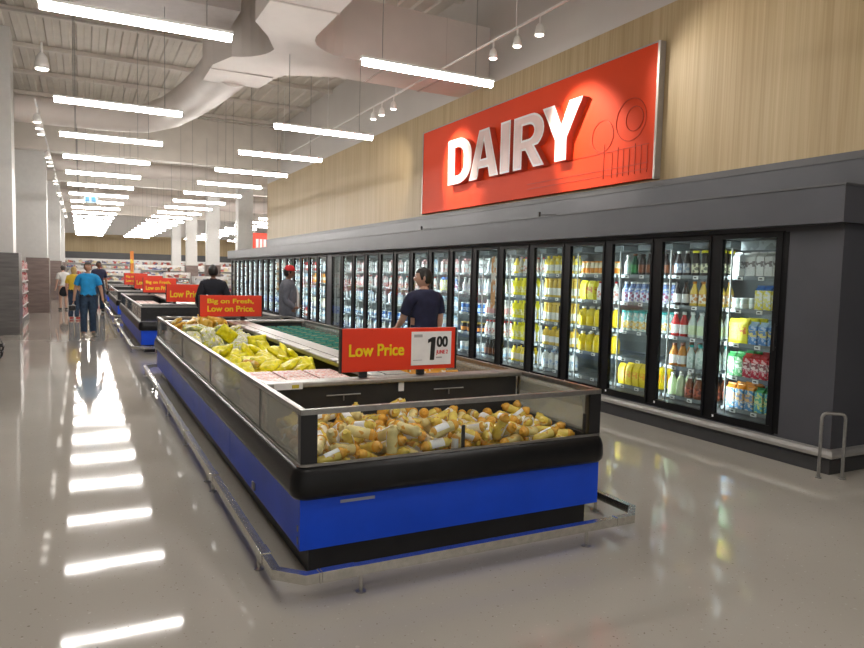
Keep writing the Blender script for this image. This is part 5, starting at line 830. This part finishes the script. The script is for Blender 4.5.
# ---------------------------------------------------------------- people
def skin(verts, edges, root, sub=2):
    names = list(verts); me = bpy.data.meshes.new('s'); me.from_pydata([verts[n][:3] for n in names], [(names.index(a), names.index(b)) for a,b in edges], [])
    o = bpy.data.objects.new('s', me); C.objects.link(o)
    m = o.modifiers.new('s','SKIN'); m.use_smooth_shade = True
    for i, n in enumerate(names):
        r = verts[n][3]; sv = me.skin_vertices[0].data[i]; sv.radius = r if isinstance(r, tuple) else (r, r); sv.use_root = (n == root)
    s = o.modifiers.new('u','SUBSURF'); s.levels = sub; s.render_levels = sub
    dg = bpy.context.evaluated_depsgraph_get(); out = bpy.data.meshes.new_from_object(o.evaluated_get(dg)); bpy.data.objects.remove(o); return out
def person(name, loc, rz, Ht, label, pose, skinc, shirt, pants, shoes, hairc, cap=None, wide=1.0, longsleeve=False, jacket=None, skirt=None, longhair=False):
    k = Ht/1.78
    J = dict(pelvis=(0,0,.96,(.125*wide,.10*wide)), waist=(0,-.005,1.10,(.135*wide,.105*wide)), chest=(0,0,1.28,(.155*wide,.115*wide)), up=(0,.01,1.425,(.14,.09)), neck=(0,.005,1.505,.060), hd=(0,-.01,1.57,.056),
        shl=(-.165*wide,.01,1.42,.062), shr=(.165*wide,.01,1.42,.062), ell=(-.235*wide,.03,1.14,.044), elr=(.235*wide,.03,1.14,.044), wrl=(-.255*wide,-.04,.90,.029), wrr=(.255*wide,-.04,.90,.029),
        hal=(-.262*wide,-.06,.835,(.022,.038)), har=(.262*wide,-.06,.835,(.022,.038)), hpl=(-.09,0,.90,.098*wide), hpr=(.09,0,.90,.098*wide), knl=(-.10,-.01,.50,.066), knr=(.10,-.01,.50,.066),
        anl=(-.105,.02,.09,.042), anr=(.105,.02,.09,.042), tol=(-.12,-.13,.035,.033), tor=(.12,-.13,.035,.033))
    for n, v in pose.items(): J[n] = tuple(v)+(J[n][3],)
    def S(d, grow=0): return {n: (v[0]*k, v[1]*k, v[2]*k, tuple((q+grow)*k for q in v[3]) if isinstance(v[3], tuple) else (v[3]+grow)*k) for n, v in d.items()}
    t = empty('person', loc, rz); tag(t, label, 'person')
    E_ = [('pelvis','waist'),('waist','chest'),('chest','up'),('up','neck'),('neck','hd'),('up','shl'),('up','shr'),('shl','ell'),('shr','elr'),('ell','wrl'),('elr','wrr'),('wrl','hal'),('wrr','har'),('pelvis','hpl'),('pelvis','hpr'),('hpl','knl'),('hpr','knr'),('knl','anl'),('knr','anr'),('anl','tol'),('anr','tor')]
    body = skin(S(J), E_, 'pelvis')
    bq = bmesh.new(); bq.from_mesh(body); bmesh.ops.recalc_face_normals(bq, faces=bq.faces); bq.to_mesh(body); bq.free()
    core_mesh = body.copy()
    bm = bmesh.new(); bm.from_mesh(body)
    # fingers and thumbs
    for s_ in ('l','r'):
        h_ = Vector(J['ha'+s_][:3])*k; w_ = Vector(J['wr'+s_][:3])*k; dr = (h_-w_).normalized(); side = Vector((0,-1,0)); side = (side-dr*side.dot(dr)).normalized(); inn = dr.cross(side)*(1 if s_ == 'l' else -1)
        for fi, ln_ in enumerate((.075,.085,.08,.062)):
            b0 = h_+side*(.030-.019*fi)*k+dr*.005; fm = skin({'a':(*b0,.010*k),'b':(*(b0+(dr*ln_*.5+inn*.006)*k),.009*k),'c':(*(b0+(dr*ln_*.9+inn*.028)*k),.0075*k)}, [('a','b'),('b','c')], 'a', 1)
            bm.from_mesh(fm)
        b0 = w_.lerp(h_,.55)+side*.02*k; fm = skin({'a':(*b0,.012*k),'b':(*(b0+(side*.03+dr*.03)*k),.010*k),'c':(*(b0+(side*.034+dr*.062)*k),.008*k)}, [('a','b'),('b','c')], 'a', 1); bm.from_mesh(fm)
    # head with brow, nose, chin and ears
    hc = Vector(pose.get('headc', (0,-.02,1.665))) if 'headc' in pose else Vector((J['hd'][0], J['hd'][1]-.012, J['hd'][2]+.09))
    hm = bmesh.new(); bmesh.ops.create_uvsphere(hm, u_segments=24, v_segments=16, radius=1)
    turn = Matrix.Rotation(HEAD_TURN.get(name, 0), 3, 'Z')
    for v in hm.verts:
        x, y, z = v.co; jx = 1-.28*max(0,-z-.2); yy = y*(1-.12*max(0,-z))
        co = Vector((x*.080*jx, yy*.100, z*.122))
        if y < -.5 and abs(x) < .28 and -.35 < z < .12: co.y -= .022*(1-abs(x)/.28)*(1-abs(z+.15)/.5)
        if y < -.6 and .05 < z < .3 and .15 < abs(x) < .6: co.y += .006
        v.co = (turn@co+hc)*k
    for sx in (-1,1):
        em = bmesh.ops.create_uvsphere(hm, u_segments=8, v_segments=6, radius=1)
        for v in em['verts']: v.co = (turn@Vector((sx*.081+v.co.x*.010, .008+v.co.y*.018, -.005+v.co.z*.032))+hc)*k
    tm = bpy.data.meshes.new('t'); hm.to_mesh(tm); bm.from_mesh(tm); hm.free()
    bm.to_mesh(body); bm.free(); body.materials.clear(); body.materials.append(skinc)
    for p in body.polygons: p.use_smooth = True; p.material_index = 0
    bo = bpy.data.objects.new('body', body); C.objects.link(bo); bo.parent = t
    def piece(nm, me, m):
        me.materials.clear(); me.materials.append(m)
        for p in me.polygons: p.use_smooth = True; p.material_index = 0
        o = bpy.data.objects.new(nm, me); C.objects.link(o); o.parent = t; return o
    def mbp(nm, mb_, m):
        mb_.v = [tuple((turn@Vector(v)+hc)*k) for v in mb_.v]; o = mb_.build(nm, m); o.parent = t; return o
    for sx in (-1,1):
        mbp('eye', MB().lathe([(.003,-.008),(.010,0),(.003,.008)],8,c=(sx*.030,-.085,.014)), white_ink)
        mbp('iris', MB().cyl((sx*.030,-.092,.014),(sx*.030,-.098,.014),.005,8), black_ink)
        mbp('eyebrow', MB().box(sx*.030-.016,sx*.030+.016,-.098,-.088,.032,.038), hairc)
    mbp('mouth', MB().bbox(-.022,.022,-.094,-.080,-.062,-.055,.002), mat('lips',(.35,.12,.10),.5))
    # hair shell
    hr = MB(); n = 20; rows = 9; vs = []
    for j in range(rows):
        for i in range(n):
            a = 2*PI*i/n; low = -.10 if math.sin(a) < -.35 else (-.55 if math.sin(a) > .1 else -.2)   # front at -y keeps the face bare
            if longhair and math.sin(a) > -.2: low = -1.35
            fr = .45 if math.sin(a) < -.35 else low
            zt = 1-(1-fr)*(j/(rows-1)); rr = math.sqrt(max(.0, 1-min(1,abs(max(zt,-.6)))**2))
            vs.append((math.cos(a)*.088*max(rr,.02), math.sin(a)*.109*max(rr,.02)+.004, zt*.131+.003))
    hr.add(vs, [(j*n+i, j*n+(i+1)%n, (j+1)*n+(i+1)%n, (j+1)*n+i) for j in range(rows-1) for i in range(n)]+[list(range(n))], 0, True)
    hobj = mbp('hair', hr, hairc); hobj.modifiers.new('thick','SOLIDIFY').thickness = .006
    if cap:
        cb = MB().lathe([(.098,.030),(.100,.055),(.092,.095),(.066,.128),(.028,.143),(.006,.146)],20,sx=.90)
        mbp('cap', cb, cap); mbp('cap_brim', MB().prism([(-.07,-.075)]+[(.078*math.cos(a),-.085-.085*abs(math.sin(a))) for a in [PI+PI*i/8 for i in range(9)]]+[(.07,-.075)], .034,.041), cap)
    # clothes follow the body surface
    JV = {n: Vector(v[:3])*k for n, v in J.items()}
    def near(p):
        best = None
        for a, b in E_:
            A, B = JV[a], JV[b]; ab = B-A; tt = max(0, min(1, (p-A).dot(ab)/ab.length_squared)); dd = (A+ab*tt-p).length
            if best is None or dd < best[0]-1e-6: best = (dd, a, b, tt)
        return best
    def cloth(nm, m, test, thick, flare=None):
        cb_ = bmesh.new(); cb_.from_mesh(core); bmesh.ops.recalc_face_normals(cb_, faces=cb_.faces); cb_.normal_update()
        nrm = {v.index: v.normal.copy() for v in cb_.verts}
        rm = [f for f in cb_.faces if not test(f.calc_center_median(), near(f.calc_center_median()))]
        for v in cb_.verts: v.co += nrm[v.index]*thick*k
        if flare:
            for v in cb_.verts: flare(v)
        bmesh.ops.delete(cb_, geom=rm, context='FACES')
        me = bpy.data.meshes.new(nm); cb_.to_mesh(me); cb_.free(); o = piece(nm, me, m)
        md = o.modifiers.new('thick','SOLIDIFY'); md.thickness = .008; md.offset = 0; return o
    top = (.99 if not jacket else .86)*k
    def is_shirt(c, n_):
        _, a, b, tt = n_
        if b == 'hd' or (b == 'neck' and c.z > (J['neck'][2]+.0)*k): return False
        if b.startswith('el'): return tt < (2 if longsleeve else .72)
        if b.startswith('wr'): return longsleeve and tt < .93
        if b.startswith('ha') or b.startswith('an') or b.startswith('kn') or b.startswith('to'): return b.startswith('kn') and jacket is not None and c.z > top
        return c.z > top-.02*k
    def is_tr(c, n_):
        _, a, b, tt = n_
        if b.startswith('hp') or b.startswith('kn'): return True
        if b.startswith('an'): return tt < .97
        return b == 'waist' and c.z < 1.03*k or (b in ('waist',) and tt < .3)
    core = core_mesh
    cloth('jacket' if jacket else 'shirt', jacket or shirt, is_shirt, .024 if jacket else .019)
    if jacket and shirt is not jacket: piece('shirt', skin(S({'a':(0,-.10*wide,.93,.07),'b':(0,-.105*wide,1.2,.075),'c':(0,-.075*wide,1.40,.06)},.0), [('a','b'),('b','c')], 'a'), shirt)
    if skirt: piece('skirt', skin(S({'a':(0,0,1.0,.13),'b':(0,0,.75,.18),'c':(0,0,.52,.2)},0), [('a','b'),('b','c')], 'a'), skirt)
    else:
        def fl(v):
            if v.co.z < .45*k:
                side_ = 'anl' if v.co.x < 0 else 'anr'; c_ = JV['kn'+side_[2]].lerp(JV[side_], min(1,max(0,(.5*k-v.co.z)/(.4*k)))); q_ = v.co-c_; q_.z = 0
                v.co += q_.normalized()*.018*k*min(1,(.45*k-v.co.z)/(.3*k)) if q_.length > 1e-4 else Vector()
        cloth('trousers', pants, is_tr, .013, fl)
        if not jacket: cloth('belt', black_plastic, lambda c, n_: .965*k < c.z < 1.0*k and n_[2] in ('waist','hpl','hpr'), .026)
    for s_ in ('l','r'):
        a = Vector(J['an'+s_][:3]); b = Vector(J['to'+s_][:3]); q = (b-a).normalized()
        sm = skin(S({'h':(a.x,a.y+.03,max(.042,a.z-.045),.045),'m':(*(a.lerp(b,.5)),.047),'t':(b.x,b.y-.02,b.z+.005,.040)}), [('h','m'),('m','t')], 'm')
        piece('shoe', sm, shoes)
    return t
HEAD_TURN = {'navy': 1.0, 'cap': 0, 'walker': -.05, 'dark': 0}
sk = mat('skin_tan', (.48,.26,.17), .5, var=.05); sk2 = mat('skin_fair', (.62,.38,.29), .5, var=.05); sk3 = mat('skin_brown', (.22,.11,.07), .5, var=.05)
hair_d = mat('hair_dark', (.015,.011,.009), .5, var=.3, scale=60); hair_g = mat('hair_grey', (.06,.05,.045), .6, var=.3, scale=60); hair_b = mat('hair_blond', (.45,.32,.13), .5, var=.2, scale=50)
denim = mat('denim', (.022,.045,.085), .8, var=.3, scale=20); blue_s = mat('shirt_blue', (.012,.28,.62), .8, var=.12, scale=14)
navy = mat('shirt_navy', (.018,.020,.055), .85, var=.2, scale=14); grey_j = mat('jacket_grey', (.14,.15,.18), .85, var=.15, scale=14); dark_j = mat('jacket_dark', (.006,.007,.014), .8, var=.3)
shoe_g = mat('shoe_grey', (.22,.20,.17), .6); shoe_k = mat('shoe_black', (.02,.02,.02), .5); shoe_r = mat('shoe_red', (.45,.04,.04), .5); capr = mat('cap_red', (.62,.015,.02), .6)
white_s = mat('shirt_white', (.75,.73,.70), .8); yel_s = mat('shirt_yellow', (.75,.55,.05), .8); khaki = mat('khaki', (.30,.25,.17), .8)
wp = dict(ell=(-.27,.05,1.15), elr=(.275,.03,1.15), wrl=(-.30,-.04,.91), wrr=(.31,-.02,.92), hal=(-.305,-.06,.845), har=(.318,-.05,.855),
    knl=(-.10,-.06,.50), anl=(-.10,-.08,.085), tol=(-.13,-.22,.035), knr=(.09,.0,.50), anr=(.10,.06,.09), tor=(.14,-.07,.035))
person('walker', (.13,17.8,0), 0, 1.73, 'man in a bright blue short sleeved shirt and jeans walking up the left aisle', wp, sk, blue_s, denim, shoe_g, hair_g, wide=1.12)
bg = empty('hand_bag', (-.20,17.72,.62)); tag(bg, 'small black bag hanging from the hand of the man in the blue shirt', 'bag')
MB().bbox(-.27,-.13,17.66,17.78,.60,.73,.025).build('bag_body', black_plastic, bg); MB().tube([(-.25,17.72,.72),(-.24,17.72,.80),(-.20,17.72,.835),(-.16,17.72,.80),(-.15,17.72,.72)],.006,6).build('strap', black_plastic, bg)
npz = dict(ell=(-.24,.02,1.16), elr=(.235,-.10,1.16), wrl=(-.26,-.06,.93), wrr=(.20,-.30,1.02), hal=(-.262,-.09,.87), har=(.18,-.36,1.03))
person('navy', (3.47,6.95,0), math.radians(190), 1.69, 'dark haired man in a navy t-shirt seen from behind facing the dairy cases', npz, sk2, navy, khaki, shoe_k, hair_d, wide=1.22)
rp = dict(ell=(-.22,.06,1.14), elr=(.22,.02,1.14), wrl=(-.20,-.12,1.0), wrr=(.20,-.16,1.02), hal=(-.16,-.19,1.0), har=(.16,-.22,1.03))
person('cap', (3.36,12.3,0), math.radians(75), 1.72, 'man in a red cap and grey jacket over a white shirt facing the doors', rp, sk3, white_s, khaki, shoe_k, hair_d, wide=1.42, cap=capr, longsleeve=True, jacket=grey_j)
dp = dict(ell=(-.26,.05,1.16), elr=(.26,.05,1.16), wrl=(-.22,-.14,1.02), wrr=(.22,-.14,1.02), hal=(-.18,-.2,1.02), har=(.18,-.2,1.02))
person('dark', (2.06,12.45,0), math.radians(178), 1.70, 'dark haired person in a dark jacket seen from behind beyond the near freezer', dp, sk3, dark_j, denim, shoe_k, hair_d, wide=1.02, longsleeve=True, jacket=dark_j)
person('a', (-.22,23.6,0), math.radians(150), 1.62, 'fair haired person in a yellow top just behind the man in blue', {}, sk2, yel_s, denim, shoe_r, hair_b, longhair=True)
person('b', (-.62,29.0,0), math.radians(200), 1.66, 'person in a white shirt and dark skirt standing near the left columns', {}, sk2, white_s, denim, shoe_k, hair_g, skirt=dark_j)
person('c', (.55,27.5,0), math.radians(10), 1.84, 'dark haired person in dark clothes far behind the man in the blue shirt', {}, sk3, navy, denim, shoe_k, hair_d)
person('d', (4.9,46,0), math.radians(40), 1.7, 'distant person in a red top among the far shelves', {}, sk3, mat('shirt_red',(.35,.03,.05),.8), denim, shoe_k, hair_d)

# ---------------------------------------------------------------- left edge: racks, basket
def goods_mat(name, sc_, st, cols):
    m = bpy.data.materials.new(name); m.use_nodes = True; N = m.node_tree.nodes; L = m.node_tree.links; b = N['Principled BSDF']; b.inputs['Roughness'].default_value = .45
    tc = N.new('ShaderNodeTexCoord'); mp = N.new('ShaderNodeMapping'); mp.inputs['Scale'].default_value = st; L.new(tc.outputs['Object'], mp.inputs['Vector'])
    vo = N.new('ShaderNodeTexVoronoi'); vo.inputs['Scale'].default_value = sc_; L.new(mp.outputs['Vector'], vo.inputs['Vector'])
    cr = N.new('ShaderNodeValToRGB'); cr.color_ramp.interpolation = 'CONSTANT'
    sp_ = N.new('ShaderNodeSeparateColor'); L.new(vo.outputs['Color'], sp_.inputs['Color']); L.new(sp_.outputs['Red'], cr.inputs['Fac'])
    e = cr.color_ramp.elements
    while len(e) < len(cols): e.new(.5)
    for i, c in enumerate(cols): e[i].position = i/len(cols); e[i].color = (*c,1)
    L.new(cr.outputs['Color'], b.inputs['Base Color']); return m
goods = goods_mat('shelf_goods_mix', 5, (1,1,1.2), [(.7,.68,.65),(.55,.1,.08),(.75,.75,.73),(.2,.18,.2),(.6,.5,.4),(.65,.66,.7),(.35,.08,.06),(.7,.6,.35),(.1,.12,.25)])
goods_r = goods_mat('red_goods_mix', 9, (1,1,1.4), [(.55,.05,.05),(.7,.6,.58),(.45,.04,.04),(.3,.05,.06),(.75,.72,.7)])
def gondola(x0, x1, y0, y1, h, label, gm, n=4, body=white_plastic):
    t = empty('shelf_unit', ((x0+x1)/2, (y0+y1)/2, 0)); tag(t, label, 'shelving')
    alongx = (x1-x0) > (y1-y0)
    MB().box(x0,x1,y0,y1,0,.14).build('base', mat('gondola_base',(.2,.2,.2),.5), t)
    if alongx: MB().box(x0,x1,(y0+y1)/2-.02,(y0+y1)/2+.02,.14,h).box(x0,x0+.03,y0,y1,.14,h).box(x1-.03,x1,y0,y1,.14,h).build('back_panel', body, t)
    else: MB().box((x0+x1)/2-.02,(x0+x1)/2+.02,y0,y1,.14,h).box(x0,x1,y0,y0+.03,.14,h).build('back_panel', body, t)
    g = MB(); rnd = random.Random(int(x0*7+y0))
    for i in range(n):
        z = .16+i*(h-.16)/n; MB().box(x0,x1,y0,y1,z-.03,z).build('shelf', body, t)
        hh = (h-.16)/n*.72
        if alongx:
            q = x0+.04
            while q < x1-.1:
                w_ = rnd.uniform(.1,.24); g.box(q,min(q+w_*.93,x1-.04),y0+.02,y1-.02,z+.001,z+hh*rnd.uniform(.6,1)); q += w_
        else:
            q = y0+.04
            while q < y1-.1:
                w_ = rnd.uniform(.1,.24); g.box(x0+.02,x1-.02,q,min(q+w_*.93,y1-.04),z+.001,z+hh*rnd.uniform(.6,1)); q += w_
    tag(g.build('goods', gm, t), kind='stuff'); return t
gondola(-1.95,-1.47,19.5,24.5,1.86,'rack of red and white packets between the first two left columns',goods_r,5)
gondola(-2.4,-1.35,29.5,36,1.8,'shelving run with mixed goods behind the brown clad column',goods,5)
gondola(-8,-1.2,50,51,1.7,'distant shelving across the end of the left aisle',goods)
gondola(-.6,3.4,48,49,1.5,'distant low shelving with mixed goods behind the freezers',goods,4)
gondola(4.4,5.8,43,44.2,1.45,'distant low shelving between the columns',goods,4)
gondola(3.2,12,50,51,1.9,'long distant shelving under the far wood wall, left part',goods,5)
gondola(12.5,24,50,51,1.9,'long distant shelving under the far wood wall, right part',goods,5)
gondola(-8,8,57.5,58.5,2.3,'tall wall shelving with pale goods along the back wall',goods,6)
gondola(8.3,30,57.5,58.5,2.3,'tall wall shelving with pale goods at the right of the back wall',goods,6)
gondola(4.2,5.6,30.0,30.8,1.35,'low white display shelf between the near columns',goods,4)
# open white low coolers right of the island line
def low_case(x0,x1,y0,y1,label):
    t = empty('low_cooler', ((x0+x1)/2,(y0+y1)/2,0)); tag(t, label, 'cooler')
    MB().box(x0,x1,y0,y1,0,.12).build('plinth', black_plastic, t); MB().bbox(x0,x1,y0,y1,.12,.78,.02).build('body', white_plastic, t)
    MB().loop([(x0,y0),(x1,y0),(x1,y1),(x0,y1)],[(-.04,.78),(0,.78),(0,.86),(-.04,.86)]).build('rim', steel, t)
    g = MB(); rnd = random.Random(3); q = x0+.08
    while q < x1-.2: g.box(q,q+.16,y0+.1,y1-.1,.78,.82+rnd.random()*.06); q += .2
    tag(g.build('goods', goods, t), kind='stuff')
low_case(3.9,5.2,31.5,37,'low white open cooler beyond the dairy wall')
low_case(3.9,5.2,38,42,'second low white open cooler farther along')
# tall promo post
t = empty('promo_post', (1.9,33.0,0)); tag(t, 'tall thin orange and yellow promotional post among the far freezers', 'sign')
MB().bbox(1.85,1.99,31.9,31.95,.9,2.35,.01).build('panel', mat('promo_orange',(.80,.25,.03),.4,spots=[((.9,.65,.05),5,.55)]), t); MB().cyl((1.92,31.925,.0),(1.92,31.925,.9),.02,8).build('stand', steel_dark, t)
t.location = (1.9,33.0,0)
# basket at the far left edge
x_, y_ = -1.43, 13.9
t = empty('shopping_basket', (x_,y_,0)); tag(t, 'black plastic shopping basket with white contents on the floor at the left edge', 'basket')
mb = MB()
for z0,z1,g_ in ((0,.02,0),(.10,.12,.02),(.20,.23,.04)): mb.loop([(x_-.17-g_,y_-.12-g_),(x_+.17+g_,y_-.12-g_),(x_+.17+g_,y_+.12+g_),(x_-.17-g_,y_+.12+g_)],[(-.01,z0),(.006,z0),(.006,z1),(-.01,z1)])
for i in range(9):
    u = -.17+.34*i/8
    for s_ in (-1,1): mb.cyl((x_+u,y_+s_*.12,0),(x_+u*1.2,y_+s_*.158,.22),.006,5)
for i in range(6):
    u = -.12+.24*i/5
    for s_ in (-1,1): mb.cyl((x_+s_*.17,y_+u,0),(x_+s_*.208,y_+u*1.2,.22),.006,5)
mb.box(x_-.17,x_+.17,y_-.12,y_+.12,0,.012); mb.build('basket_body', black_plastic, t)
MB().tube([(x_-.2,y_,.22),(x_-.16,y_,.33),(x_,y_,.36),(x_+.16,y_,.33),(x_+.2,y_,.22)],.008,6).build('handle', black_plastic, t)
o = MB().bbox(x_-.1,x_+.13,y_-.08,y_+.08,.013,.30,.03).build('parcel', white_plastic, None, (x_,y_,.013)); tag(o, 'white parcel inside the black basket at the left edge', 'parcel')
